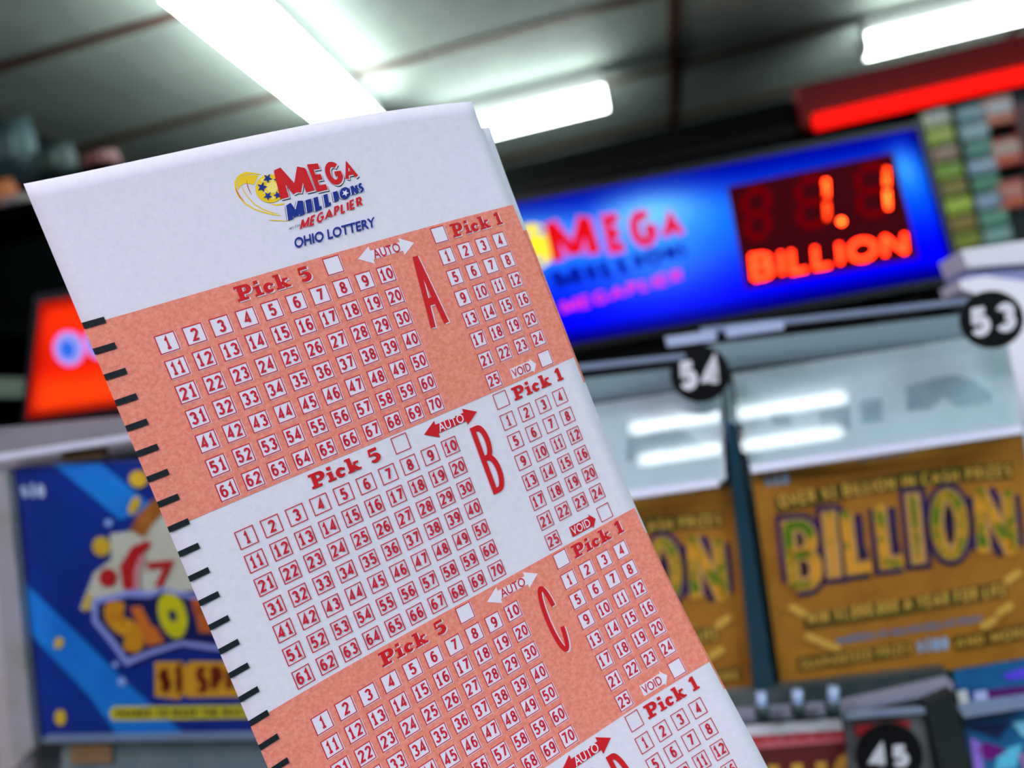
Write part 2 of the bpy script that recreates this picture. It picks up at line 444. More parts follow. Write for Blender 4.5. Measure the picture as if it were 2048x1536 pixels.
def rect_uv(mb, u0, u1, v0, v1, lift, fn=S, st=.5):
    v, f = sheet_grid(u0, u1, v0, v1, fn, lift, st); mb.add(v, f)
def txt_uv(mb, s, u0, u1, vb, vt, lift, t=.17, gap=.16, g=False, offset=0, fit=True, du=0, dv=0, maxlen=None):
    wd, V, Fc = gill(s, offset) if g else text2d(s, t, gap, 1, maxlen)
    sx = (u1 - u0) / wd
    mb.add([S(u0 + a * sx + du, vb + (vt - vb) * b + dv, lift) for a, b in V], Fc)

def slabserif(s):                                  # fat bracketed slab letters for "Pick 5" / "Pick 1"
    V = []; Fc = []; x = 0
    def bx(x0, y0, x1, y1):
        n = len(V); V.extend([(x + x0, y0), (x + x1, y0), (x + x1, y1), (x + x0, y1)]); Fc.append((n, n + 1, n + 2, n + 3))
    def rb(p, t):
        v, f = ribbon([(x + a, b) for a, b in p], t); n = len(V); V.extend(v); Fc.extend(tuple(i + n for i in q) for q in f)
    for ch in s:
        if ch == 'P':
            bx(0, 0, .62, .17); bx(0, .83, .5, 1); bx(.14, 0, .42, 1)
            rb([(.4, .9)] + arc(.55, .68, .22, .22, 90, -90, 10) + [(.4, .46)], [.18] * 1 + [.18 + .1 * math.sin(math.pi * i / 10) for i in range(11)] + [.18]); x += .98
        elif ch == 'i':
            bx(0, 0, .5, .14); bx(.03, .5, .3, .64); bx(.12, 0, .37, .64); bx(.12, .78, .37, 1); x += .58
        elif ch == 'c':
            rb(arc(.3, .32, .21, .24, 40, 320, 14), [.13 + .13 * math.sin(math.pi * i / 14) for i in range(15)]); bx(.4, .4, .56, .56); x += .66
        elif ch == 'k':
            bx(0, 0, .46, .14); bx(0, .86, .3, 1); bx(.1, 0, .36, 1); rb([(.62, .58), (.32, .28)], .14); bx(.46, .5, .78, .64)
            rb([(.4, .38), (.66, .06)], .22); bx(.5, 0, .84, .14); x += .88
        elif ch == '5':
            rb([(.66, .9), (.2, .9)], .2); rb([(.18, .98), (.14, .5)], .12)
            rb([(.16, .5)] + arc(.36, .33, .27, .24, 120, -140, 14), [.1, .12] + [.14 + .14 * math.sin(math.pi * i / 13) for i in range(14)]); x += .76
        elif ch == '1':
            bx(0, 0, .52, .15); bx(.14, 0, .4, 1); bx(.0, .72, .2, .86); rb([(.02, .8), (.26, .95)], .1); x += .52
        elif ch == ' ': x += .5
    return x, V, Fc
def slab_uv(mb, s, u0, u1, vb, vt, lift, du=0, dv=0):
    wd, V, Fc = slabserif(s)
    mb.add([S(u0 + a * (u1 - u0) / wd + du, vb + (vt - vb) * b + dv, lift) for a, b in V], Fc)

def boxes_uv(panel, coral):
    """all ruled boxes of one panel: white fill (coral panels) + thin red outline"""
    o = panel * 8; cells = []
    for r in range(7):
        for c in range(10): cells.append((c, r + o, str(r * 10 + c + 1)))
    for k in range(25):
        cells.append((12.09 + 1.027 * (k % 4), k // 4 + o + .02, str(k + 1)))
    cells += [(6.96, o - 1.0, ''), (12.12, o - 1.0, ''), (15.15, o + 6.04, '')]
    return cells
HW, HH, LW = .36, .37, .036
def arrow2(u0, u1, vc, hh, bh, hl):
    return [(u0, vc), (u0 + hl, vc - hh), (u0 + hl, vc - bh), (u1 - hl, vc - bh), (u1 - hl, vc - hh), (u1, vc),
            (u1 - hl, vc + hh), (u1 - hl, vc + bh), (u0 + hl, vc + bh), (u0 + hl, vc + hh)]
def arrow1(u0, u1, vc, hh, bh, hl):
    return [(u0, vc - bh), (u1 - hl, vc - bh), (u1 - hl, vc - hh), (u1, vc), (u1 - hl, vc + hh), (u1 - hl, vc + bh), (u0, vc + bh)]
def tri_arrow(mb, pts, lift, two):
    n = len(mb.v); mb.v += [S(u, v, lift) for u, v in pts]
    if two: fs = [(0, 1, 9), (4, 5, 6), (2, 3, 7, 8)]
    else: fs = [(0, 1, 5, 6), (2, 3, 4)]
    mb.f += [tuple(i + n for i in f) for f in fs]

for p in range(4):
    o = p * 8; coral = p % 2 == 0
    par = slip
    if coral:
        rect = MB(); rect_uv(rect, UL, UR, VC + o, min(VC + o + 8, VB), L1); panel = rect.build('coral_band', M['coral'], slip, True)
        par = panel
    fill, line, num = MB(), MB(), MB()
    for u, v, s in boxes_uv(p, coral):
        if v > VB - .6: continue
        if coral: rect_uv(fill, u - HW + .03, u + HW + .03, v - HH + .03, v + HH + .03, L2, st=1)
        hw, hh = HW, HH
        for a, b, c, d in ((u - hw, u + hw, v - hh, v - hh + LW), (u - hw, u + hw, v + hh - LW, v + hh), (u - hw, u - hw + LW, v - hh, v + hh), (u + hw - LW, u + hw, v - hh, v + hh)):
            rect_uv(line, a, b, c, d, L3, st=1)
        if s:
            w1 = .27 if len(s) == 1 else .56
            if s == '1': w1 = .2
            if s == '11': w1 = .46
            txt_uv(num, s, u - w1 / 2 + .01, u + w1 / 2 + .01, v + .245, v - .245, L4, t=.165, gap=.12)
    if coral: fill.build('number_box_fill', M['inkwhite'], par)
    line.build('number_box_outline', M['inkred'], par)
    num.build('printed_number', M['inkred'], par)
    hd, sh = MB(), MB()
    slab_uv(hd, 'Pick 5', 2.93, 5.96, o - .68, o - 1.29, L4); slab_uv(hd, 'Pick 1', 12.78, 15.74, o - .69, o - 1.31, L4)
    if coral: slab_uv(sh, 'Pick 5', 2.93, 5.96, o - .68, o - 1.29, L3, .045, .045); slab_uv(sh, 'Pick 1', 12.78, 15.74, o - .69, o - 1.31, L3, .045, .045)
    # big panel letter
    ch = 'ABCD'[p]
    def big(mb, lift, du=0, dv=0):
        if ch == 'A':
            segs = [(ribbon([(10.56, o - .37), (10.18, o + 2.84)], .24, maxlen=.4)), (ribbon([(10.58, o - .37), (10.87, o + 2.84)], .25, maxlen=.4)), (ribbon([(10.3, o + 1.72), (10.78, o + 1.72)], .34))]
        elif ch in 'BD':
            x0, x1, ya, yb = 10.14, 10.94, o - .38, o + 2.84
            if ch == 'B':
                a = [(x0, ya + .12), (x0 + .35, ya + .12)] + [(x0 + .35 + .27 * math.sin(math.radians(k)), ya + .83 - .71 * math.cos(math.radians(k))) for k in range(0, 181, 15)] + [(x0 + .1, ya + 1.54)]
                b = [(x0 + .1, ya + 1.54), (x0 + .35, ya + 1.54)] + [(x0 + .35 + .31 * math.sin(math.radians(k)), ya + 2.32 - .78 * math.cos(math.radians(k))) for k in range(0, 181, 15)] + [(x0, ya + 3.1)]
                segs = [ribbon(a, .25), ribbon(b, .25)]
            else:
                a = [(x0, ya + .12), (x0 + .3, ya + .12)] + [(x0 + .3 + .38 * math.sin(math.radians(k)), ya + 1.61 - 1.49 * math.cos(math.radians(k))) for k in range(0, 181, 12)] + [(x0, ya + 3.1)]
                segs = [ribbon(a, .25)]
            segs.append(ribbon([(x0 + .12, ya), (x0 + .12, yb)], .24, maxlen=.4))
        else:
            segs = [ribbon([(10.62 - .24 * math.cos(math.radians(k)) + (.0), o + 1.23 - 1.5 * math.sin(math.radians(k))) for k in range(148, -149, -8)], .2)]
            cx_ = 10.62
            pts = [(cx_ + .27 * math.cos(math.radians(k)), o + 1.23 - 1.5 * math.sin(math.radians(k))) for k in range(20, 341, 8)]
            segs = [ribbon(pts, .21)]
        for v, f in segs: mb.add([S(a + du, b + dv, lift) for a, b in v], f)
    big(hd, L4)
    if coral: big(sh, L3, .05, .05)
    hd.build('panel_heading', M['inkdeep'], par)
    if coral: sh.build('heading_highlight', M['inkwhite'], par)
    ar = MB(); tri_arrow(ar, arrow2(8.05, 10.76, o - .95, .39, .2, .64), L2 if coral else L3, True)
    ar.build('auto_arrow', M['inkwhite'] if coral else M['inkdeep'], par); ar = MB()
    tri_arrow(ar, arrow1(13.08, 14.56, o + 6.1, .36, .25, .29), L2 if coral else L3, False)
    ar.build('void_arrow', M['inkwhite'] if coral else M['inkdeep'], par)
    at_ = MB(); txt_uv(at_, 'AUTO', 8.76, 10.04, o - .76, o - 1.16, L4, g=True, offset=.006)
    at_.build('auto_lettering', M['inkred'] if coral else M['inkwhite'], par); at_ = MB()
    txt_uv(at_, 'VOID', 13.14, 14.2, o + 6.3, o + 5.9, L4, g=True, offset=.006)
    at_.build('void_lettering', M['inkred'] if coral else M['inkwhite'], par)
for i in range(31):
    v = i - 1.473
    if v > VB - .4: break
    mb = MB(); rect_uv(mb, UL, -1.63, v - .115, v + .115, L5, st=.4); mb.build('timing_mark', M['inkblack'], slip)

# logo at the head of the slip (coordinates measured in the photograph, laid on the sheet)
Z = lambda pts: [(400 + x / 4.267, 280 + y / 4.267) for x, y in pts]
def shift(q, dx, dy): return [(x + dx, y + dy) for x, y in q]
lg = MB()
swoosh = Z([(520, 296), (450, 284), (390, 283), (335, 310), (302, 360), (305, 420), (335, 485), (390, 545), (470, 592), (560, 622), (640, 638), (695, 645)])
line_px(lg, swoosh, [x / 4.267 for x in (6, 14, 22, 24, 20, 15, 13, 12, 11, 11, 10, 2)], SP, L1)
line_px(lg, Z([(355, 385), (370, 430), (410, 490), (470, 550), (540, 592), (610, 618), (670, 628)]), [x / 4.267 for x in (2, 8, 9, 9, 9, 8, 2)], SP, L1)
line_px(lg, Z([(585, 684), (640, 686), (745, 692)]), [x / 4.267 for x in (2, 9, 5)], SP, L1)
line_px(lg, Z([(600, 545), (650, 555), (720, 545)]), [x / 4.267 for x in (3, 14, 12)], SP, L1)
logo = lg.build('swoosh_print', M['inkgold'], slip)
lg = MB(); flat_px(lg, Z([(345, 320), (400, 298), (500, 300), (480, 340), (460, 385), (420, 372), (380, 372), (345, 392), (322, 430), (318, 370)]), SP, L1)
lg.build('swoosh_fill', M['inkgold'], slip)
lg = MB()
line_px(lg, Z([(306, 405), (318, 445), (345, 490), (382, 527)]), [x / 4.267 for x in (1, 9, 8, 1)], SP, L2)
line_px(lg, Z([(398, 335), (405, 390), (420, 430), (442, 470)]), [x / 4.267 for x in (1, 7, 7, 1)], SP, L2)
lg.build('swoosh_accent', M['inkorange'], slip)
bc = Z([(598, 414)])[0]
ball = MB(); poly_px(ball, disc(bc, 29.5, 28.5), SP, L2); ball = ball.build('ball_print', M['inkgold'], slip)
lg = MB()
for c, rx, ry in (((540, 345), 22, 18), ((615, 345), 20, 15), ((555, 445), 18, 16), ((620, 490), 18, 14), ((690, 370), 12, 18), ((700, 450), 12, 18)):
    poly_px(lg, Z(disc(c, rx, ry)), SP, L3)
poly_px(lg, Z([(575, 365), (640, 355), (672, 400), (650, 450), (590, 455), (560, 410)]), SP, L3)
lg.build('ball_highlight', M['inkpale'], ball)
lg = MB()
for c, r_, ro in (((577, 327), 44, 10), ((662, 335), 38, 30), ((530, 402), 48, -5), ((693, 408), 34, 15), ((580, 477), 42, 15), ((662, 470), 38, 35)):
    poly_px(lg, Z(star(c, r_, ro)), SP, L4)
lg.build('ball_star', M['inkblue'], ball)
MEGA = [('M', .2, Z([(622, 238), (893, 222), (990, 452), (695, 535)])), ('E', .21, Z([(912, 208), (1026, 198), (1112, 418), (1000, 444)])),
        ('G', .22, Z([(1040, 192), (1178, 180), (1237, 368), (1108, 396)])), ('A', .20, Z([(1190, 178), (1300, 172), (1358, 322), (1248, 352)]))]
MEGA2 = lambda mb, lift, dx, dy, k=1: [mb.add([SP(*quadmap(shift(q, dx, dy))(a / g_[0], b), lift) for a, b in v], f)
        for ch, t, q in MEGA for g_ in [glyph(ch, t * k, {'M': .95, 'E': 1.1}.get(ch, 1.0))] for v, f in g_[1]]
lg = MB(); MEGA2(lg, L2, 3.4, 3.4); lg.build('mega_shadow', M['inkshadow'], slip)
lg = MB(); MEGA2(lg, L3, 2.2, 2.2); lg.build('mega_keyline', M['inkwhite'], slip)
lg = MB(); MEGA2(lg, L4, 0, 0); lg.build('mega_lettering', M['inkdeep'], slip)
q = Z([(732, 545), (1385, 362), (1402, 436), (756, 706)])
lg = MB(); millions(lg, shift(q, -2.4, .6), SP, L2, .04); lg.build('millions_shadow', M['inkshadow'], slip)
lg = MB(); millions(lg, shift(q, -1.3, .4), SP, L3, .04); lg.build('millions_keyline', M['inkwhite'], slip)
lg = MB(); millions(lg, q, SP, L4); lo = lg.build('millions_lettering', M['inkblue'], slip)
lg = MB(); poly_px(lg, Z(disc((1240, 452), 42, 50)), SP, L4); lg.build('millions_disc', M['inkblue'], slip)
lg = MB(); poly_px(lg, Z(star((1240, 452), 32, 0)), SP, L5); lg.build('millions_star', M['inkwhite'], slip)
lg = MB(); text_quad(lg, 'MEGAPLIER', Z([(868, 680), (1378, 476), (1392, 556), (850, 772)]), SP, L4, .18, .1, .9); lg.build('megaplier_lettering', M['inkdeep'], slip)
lg = MB(); text_quad(lg, 'WITH', Z([(765, 745), (850, 712), (853, 738), (757, 770)]), SP, L4, .14, .2, 1.0); lg.build('with_lettering', M['inkgrey'], slip)
lg = MB(); text_quad(lg, 'OHIO LOTTERY', Z([(800, 838), (1490, 655), (1502, 738), (812, 926)]), SP, L4, g=True, offset=.024); lg.build('lottery_lettering', M['inkblue'], slip)

# second slip, slightly lower and turned, peeking out at the right edge
def S2(u, v, lift=0.0):
    du = .08 + .34 * math.exp(-(v + 5.47) / 4.5)
    return S(u + du, v + 1.36, lift - .00045)
slip2 = thing('play_slip', 'rear red and white number slip whose edge peeks out right of the front slip', 'lottery slip', S2(7, VB - 1.4, 0), 'number slips held up close')
v_, f_ = sheet_mesh(S2, UL + .3, UR, VT, VB - 1.4, .00011)
obj('paper_sheet', v_, f_, M['paper'], slip2, True)
for p in (0, 2):
    mb = MB(); v, f = sheet_grid(UL + .3, UR, VC + 8 * p, min(VC + 8 * p + 8, VB - 1.5), S2, L1); mb.add(v, f); mb.build('coral_band', M['coral'], slip2, True)

# ------------------------------------------------------------------ service cabinet that carries the dispensers and signs
G = Plane(1790, 1130, .34, (.09, -.99, -.07))      # face of the gold tickets
K = Plane(1750, 850, .337, (0, -.951, .309))       # tilted clear lids
T_ = Plane(1700, 640, .335, (.05, -.99, 0))        # top rail and number stickers
SG = Plane(1480, 470, .70, (.10, -.985, .08))      # face of the jackpot sign
BL = Plane(250, 1200, .34, (-.02, -.985, -.10))    # face of the blue ticket
RD = Plane(140, 720, .60, (.08, -.99, .02))        # face of the red sign
cab = thing('service_cabinet', 'dark counter cabinet behind and below the ticket dispensers', 'cabinet', (.1, .62, 0))
bevel(MB().box((-.62, .50, 0), (.75, .86, CAM.z + .018)).build('body', M['black'], cab), .004)
MB().box((-.64, .30, CAM.z - .40), (.77, .499, CAM.z - .385)).build('ledge', M['black'], cab)

# ------------------------------------------------------------------ ticket art materials
def art(name, c1, c2=None, sc=60, lo=.35, hi=.65, rough=.45):
    return mat(name, c1, rough, .4, noise=(c2, sc, lo, hi) if c2 else None)
M['gold'] = art('gold foil ticket', (176, 122, 34), (136, 88, 20), 22, .35, .65)
M['olive'] = art('dark olive print', (72, 60, 18), (98, 80, 24), 90)
M['goldtext'] = art('pale gold print', (204, 166, 66))
M['purple'] = art('dark purple outline', (52, 30, 84), (34, 26, 50), 60)
M['tan'] = art('tan outline print', (196, 150, 92), (178, 140, 60), 40)
M['letterfill'] = mat('green and amber letter fill', (70, 112, 10), .45, .4, noise=((214, 152, 34), 60, .45, .56))
M['paleblue'] = art('pale blue print', (150, 184, 214))
M['midblue'] = art('slate blue print', (92, 122, 160))
M['card'] = art('printed card back', (206, 222, 224), (192, 210, 212), 30)
M['cardgrey'] = art('grey card print', (140, 164, 170), (164, 186, 190), 80)
Zg = lambda pts: [(1240 + x / 2.535, 860 + y / 2.535) for x, y in pts]

def gold_ticket(label):
    t = thing('scratch_ticket', label, 'lottery ticket', G.P(1835, 1348), 'gold billion tickets')
    face = slab('ticket_sheet', G, [(1502, 945), (2045, 868), (2105, 1306), (1565, 1395)], 0, .0008, M['gold'], t)
    e = .0003
    mb = MB(); line_px(mb, Zg([(785, 385), (960, 345), (1180, 300), (1400, 262), (1600, 235), (1800, 218), (1990, 205)]), 34, G, e)
    line_px(mb, Zg([(930, 975), (1100, 950), (1400, 905), (1700, 850), (1960, 805)]), 34, G, e)
    line_px(mb, Zg([(900, 1190), (1200, 1150), (1480, 1105)]), 30, G, e); line_px(mb, Zg([(1690, 1085), (1850, 1060), (2080, 1015)]), 30, G, e)
    mb.build('lettering_band', M['olive'], t)
    mb = MB(); text_quad(mb, 'OVER $1 BILLION IN CASH PRIZES', Zg([(800, 332), (1980, 172), (1986, 232), (812, 398)]), G, 2 * e, .2, .16, arch=.25); mb.build('gold_lettering', M['goldtext'], t)
    mb = MB(); text_quad(mb, 'WIN $1,000,000 A YEAR FOR LIFE', Zg([(945, 925), (1955, 775), (1960, 840), (950, 990)]), G, 2 * e, .22, .18); mb.build('gold_lettering', M['goldtext'], t)
    mb = MB(); text_quad(mb, 'GUARANTEED PRIZES', Zg([(915, 1165), (1475, 1080), (1478, 1130), (918, 1215)]), G, 2 * e, .18, .18); mb.build('gold_lettering', M['goldtext'], t)
    mb = MB(); text_quad(mb, 'AND MORE', Zg([(1700, 1058), (2070, 1000), (2074, 1045), (1704, 1104)]), G, 2 * e, .18, .18); mb.build('gold_lettering', M['goldtext'], t)
    LT = [('B', (815, 465), (995, 440), (1040, 800), (860, 825)), ('I', (1018, 418), (1093, 405), (1127, 742), (1053, 755)),
          ('L', (1108, 392), (1270, 372), (1308, 715), (1150, 738)), ('L', (1278, 355), (1435, 335), (1472, 690), (1320, 710)),
          ('I', (1443, 325), (1517, 316), (1552, 672), (1480, 683)), ('O', (1560, 306), (1752, 290), (1778, 650), (1590, 668)),
          ('N', (1788, 290), (1990, 278), (2026, 640), (1816, 655))]
    for nm, tt_, grow, m_, lift in (('letter_outline', .40, 26, 'purple', 2 * e), ('letter_edge', .30, 2, 'tan', 3 * e), ('letter_fill', .17, -6, 'letterfill', 4 * e)):
        mb = MB()
        for ch, *q in LT:
            q = Zg(q); c = (sum(a for a, _ in q) / 4, sum(b for _, b in q) / 4)
            gr = grow / 2.2
            q = [(x + (gr if x > c[0] else -gr), y + (gr if y > c[1] else -gr)) for x, y in q]
            h = 150.0; wpx = math.hypot(q[1][0] - q[0][0], q[1][1] - q[0][1]); f = quadmap(q)
            tpx = {'letter_outline': 56, 'letter_edge': 28, 'letter_fill': 17}[nm]
            if ch == 'I':
                flat_px(mb, q if nm != 'letter_fill' else [f(.3, 1), f(.7, 1), f(.7, 0), f(.3, 0)], G, lift); continue
            for st in GL[ch][1]:
                pts = [(tpx / 2 + a * (wpx - tpx), tpx / 2 + b * (h - tpx)) for a, b in st]
                v, fc = ribbon(pts, tpx); mb.add([G.P(*f(a / wpx, b / h), lift) for a, b in v], fc)
        mb.build(nm, M[m_], t)
    mb = MB(); text_quad(mb, '$50', Zg([(728, 232), (852, 212), (858, 272), (736, 292)]), G, e, .3, .1)
    mb.build('price_lettering', M['paleblue'], t); mb = MB()
    text_quad(mb, '$100', Zg([(1500, 1068), (1662, 1046), (1666, 1112), (1506, 1134)]), G, 2 * e, .3, .1)
    mb.build('price_lettering', M['paleblue'], t)
    mb = MB(); text_quad(mb, 'OHIO LOTTERY', Zg([(1212, 126), (1474, 90), (1476, 122), (1215, 160)]), G, e, .25, .15)
    mb.build('small_lettering', M['midblue'], t); mb = MB()
    text_quad(mb, 'HUNDREDS OF MILLION DOLLAR PRIZES', Zg([(1095, 1052), (1836, 938), (1840, 972), (1100, 1088)]), G, e, .25, .15)
    mb.build('small_lettering', M['midblue'], t)
    for x, y, a in ((900, 915, 30), (985, 1060, 20), (1070, 1095, 20), (1990, 745, -35), (1950, 910, -30), (1870, 980, -30)):
        c_, s_ = math.cos(math.radians(a)), math.sin(math.radians(a))
        mb = MB(); flat_px(mb, Zg([(x + dx * c_ - dy * s_, y + dx * s_ + dy * c_) for dx, dy in ((-48, -20), (48, -20), (48, 20), (-48, 20))]), G, 5 * e); mb.build('bar_print', M['goldtext'], t)
    return t

def card(label):
    t = thing('printed_card', label, 'card', K.P(1770, 890), 'printed cards under the clear lids')
    slab('card_sheet', K, [(1464, 748), (2010, 664), (2044, 856), (1500, 936)], -.004, .0008, M['card'], t)
    zc = lambda pts: [(1220 + x / 2.473, 640 + y / 2.473) for x, y in pts]
    mb = MB(); e = -.0037
    for k, (x0, x1, y0) in enumerate(((690, 1880, 300), (700, 1500, 350))):
        text_quad(mb, '--- ---- -- ----- --- -- ---- --- -----', zc([(x0, y0), (x1, y0 - (x1 - x0) * .15), (x1 + 3, y0 - (x1 - x0) * .15 + 22), (x0 + 3, y0 + 22)]), K, e, .6, .05)
    for q in ([(790, 462), (880, 440), (900, 520), (810, 520)], [(1030, 440), (1180, 420), (1190, 540), (1050, 560)], [(1240, 400), (1345, 385), (1350, 500), (1250, 510)],
              [(1460, 330), (1600, 290), (1700, 270), (1800, 300), (1880, 360), (1890, 400), (1720, 430), (1650, 380), (1590, 440), (1470, 450)]):
        flat_px(mb, zc(q), K, e)
    text_quad(mb, '---- --- ------ -- ---- --- ------ --- ---- --', zc([(750, 640), (1985, 448), (1990, 478), (756, 676)]), K, e, .6, .05)
    text_quad(mb, '---- -- --- ----', zc([(760, 580), (1010, 545), (1016, 600), (768, 640)]), K, e, .6, .05)
    mb.build('card_print', M['cardgrey'], t)
    return t

def dispenser(label):
    t = thing('ticket_dispenser', label, 'ticket dispenser', G.P(1835, 1400, -.02), 'clear ticket dispensers on the right')
    slab('back_panel', G, [(1492, 930), (2046, 848), (2108, 1322), (1560, 1412)], -.010, .008, M['greyg'], t)
    slab('divider', G, [(1452, 850), (1470, 846), (1552, 1395), (1512, 1402)], .006, .014, M['teal'], t)
    slab('divider_cap', K, [(1446, 768), (1462, 766), (1478, 850), (1456, 852)], .004, .006, M['greyg'], t)
    slab('lid', K, [(1452, 742), (2012, 656), (2050, 868), (1494, 950)], .002, .002, M['acrylic'], t)
    slab('lid_lip', K, [(1500, 930), (2044, 850), (2048, 866), (1503, 946)], .005, .003, M['railw'], t)
    slab('top_rail', T_, [(1400, 655), (1960, 592), (1962, 604), (1403, 668)], .002, .004, M['rail'], t)
    slab('lid_frame', T_, [(1412, 690), (1975, 622), (1990, 668), (1425, 742)], -.024, .004, M['greyg'], t)
    slab('hinge_tab', T_, [(1450, 655), (1566, 640), (1569, 658), (1454, 675)], .006, .004, M['tab'], t)
    slab('hinge_tab', T_, [(1330, 674), (1430, 660), (1434, 680), (1336, 694)], .006, .004, M['tab'], t)
    return t
def copy_tree(o, dv, label, parent=None):
    c = o.copy(); COL.objects.link(c)
    if parent is None: c.location = o.location + dv; c['label'] = label
    else: c.parent = parent
    for ch in o.children: copy_tree(ch, dv, label, c)
    return c
V54 = G.P(1790 - 560, 1130 + 89) - G.P(1790, 1130)
gt = gold_ticket('gold scratch ticket with BILLION lettering shown whole, right of the teal divider')
copy_tree(gt, V54, 'gold scratch ticket half hidden behind the white slip, only ON of its title showing')
cd = card('white card with grey print above the whole gold ticket, under sticker 53')
copy_tree(cd, V54, 'white card with grey print below sticker 54, its left part behind the slip')
dp = dispenser('clear acrylic dispenser holding the whole gold ticket, marked 53')
dp2 = copy_tree(dp, V54, 'clear acrylic dispenser holding the half hidden gold ticket, marked 54')

def sticker(s, c, rx, ry, pl, d, parent, q):
    mb = MB().prism(pl.poly(disc(c, rx, ry, 40), d), [p - pl.n * .001 for p in pl.poly(disc(c, rx, ry, 40), d)])
    st = mb.build('number_sticker', M['blackgloss'], parent)
    mb = MB(); text_quad(mb, s, q, pl, d + .0003, .25, .16, 1.1); mb.build('sticker_number', M['white'], st)
sticker('53', (1984, 639), 64, 58, T_, .009, dp, [(1938, 618), (2030, 602), (2034, 660), (1944, 676)])
sticker('54', (1400, 748), 60, 57, T_, .006, dp2, [(1356, 724), (1440, 714), (1444, 772), (1362, 782)])

# white machine to the right of the sign
wm = thing('white_machine', 'white plastic machine top at the right edge behind sticker 53', 'machine', (.34, .47, CAM.z - .3))
WM = Plane(1990, 540, .40, (.05, -.995, .05))
slab('upper_shell', WM, [(1922, 500), (2120, 470), (2130, 520), (1935, 535)], .004, .03, M['white'], wm)
slab('band', WM, [(1930, 530), (2130, 515), (2140, 570), (1936, 556)], 0, .028, mat('blue grey plastic', (136, 146, 186), .3), wm)
slab('lower_shell', WM, [(1918, 560), (1970, 552), (2150, 575), (2160, 1500), (2085, 1500), (2000, 600), (1925, 580)], .002, .026, mat('white glossy shell', (240, 242, 246), .2), wm)

# ------------------------------------------------------------------ jackpot sign
js = thing('jackpot_sign', 'blue illuminated jackpot sign with red digits reading 1.1 BILLION', 'sign', SG.P(1520, 640, -.03))
slab('housing', SG, [(560, 482), (1846, 240), (1930, 560), (640, 790)], -.001, .07, M['blackgloss'], js)
m = bpy.data.materials.new('backlit blue sign face'); m.use_nodes = True; nt = m.node_tree; nt.nodes.remove(nt.nodes['Principled BSDF'])
e = nt.nodes.new('ShaderNodeEmission'); at_n = nt.nodes.new('ShaderNodeAttribute'); at_n.attribute_name = 'print'
nt.links.new(at_n.outputs['Color'], e.inputs[0]); e.inputs[1].default_value = 1.25
nt.links.new(e.outputs[0], nt.nodes['Material Output'].inputs[0])
NX, NY = 60, 24
f = quadmap([(575, 494), (1834, 256), (1914, 548), (652, 776)])
vs = [SG.P(*f(i / NX, 1 - j / NY), .0005) for j in range(NY + 1) for i in range(NX + 1)]
fs = [(j * (NX + 1) + i, (j + 1) * (NX + 1) + i, (j + 1) * (NX + 1) + i + 1, j * (NX + 1) + i + 1) for j in range(NY) for i in range(NX)]
face = obj('sign_face', vs, fs, m, js)
ca = face.data.color_attributes.new('print', 'FLOAT_COLOR', 'POINT')  # emission colours with the uneven backlight glow painted in
def lerp(a, b, t): return tuple(a[k] + (b[k] - a[k]) * t for k in range(3))
def smooth(a, b, x):
    t = max(0, min(1, (x - a) / (b - a))); return t * t * (3 - 2 * t)
for j in range(NY + 1):
    for i in range(NX + 1):
        s, t = i / NX, j / NY
        c = lerp((0, 8, 150), (0, 90, 255), smooth(0, .3, t)); c = lerp(c, (0, 0, 250), smooth(.35, .85, t)); c = lerp(c, (0, 0, 110), smooth(.86, 1, t))
        b1 = math.exp(-((s - .56) / .085) ** 2 - ((t - .24) / .16) ** 2); b0 = math.exp(-((s - .28) / .16) ** 2 - ((t - .26) / .18) ** 2)
        b2 = math.exp(-((s - .965) / .02) ** 2 - ((t - .25) / .14) ** 2); b3 = .62 * math.exp(-((s - .56) / .12) ** 2 - ((t - .55) / .3) ** 2)
        c = lerp(c, (120, 205, 255), min(1, max(b1, b0)) * .95); c = lerp(c, (90, 180, 255), b3 * .8); c = lerp(c, (70, 170, 255), b2 * .8)
        k = smooth(0, .018, 1 - s) * smooth(0, .018, s); c = lerp((0, 0, 90), c, k)
        ca.data[j * (NX + 1) + i].color = lin(c)
E_ = dict(red=emis('lit red sign print', (236, 14, 22), 1.0), halo=emis('lit pink halo print', (226, 110, 226), 1.0), navy=emis('lit navy sign print', (8, 34, 180), .9),
          pink=emis('lit pink sign print', (236, 50, 200), 1.1), yellow=emis('lit yellow sign print', (255, 232, 50), 1.2), ltb=emis('lit pale blue print', (60, 150, 255), 1.0))
Zs = lambda pts: [(980 + x / 2.048, 230 + y / 2.048) for x, y in pts]
SM = [('M', .18, Zs([(222, 440), (402, 408), (455, 578), (262, 618)])), ('E', .22, Zs([(458, 416), (532, 404), (568, 548), (494, 566)])),
      ('G', .22, Zs([(562, 404), (655, 390), (690, 520), (596, 548)])), ('A', .21, Zs([(695, 398), (768, 384), (798, 494), (712, 512)]))]
for nm, m_, gr, tk, lf in (('mega_halo', 'halo', 5, .12, .001), ('mega_lettering', 'red', 0, 0, .0015)):
    mb = MB()
    for ch, t, q in SM:
        c = (sum(a for a, _ in q) / 4, sum(b for _, b in q) / 4)
        q = [(x + (gr if x > c[0] else -gr), y + (gr if y > c[1] else -gr)) for x, y in q]
        w_, g_ = glyph(ch, t + tk * .5, {'M': .95, 'E': 1.1}.get(ch, 1.0))
        for v, fc in g_: mb.add([SG.P(*quadmap(q)(a / w_, b), lf) for a, b in v], fc)
    mb.build(nm, E_[m_], js)
mb = MB(); millions(mb, Zs([(240, 640), (798, 520), (808, 578), (276, 726)]), SG, .0015); mb.build('millions_lettering', E_['navy'], js)
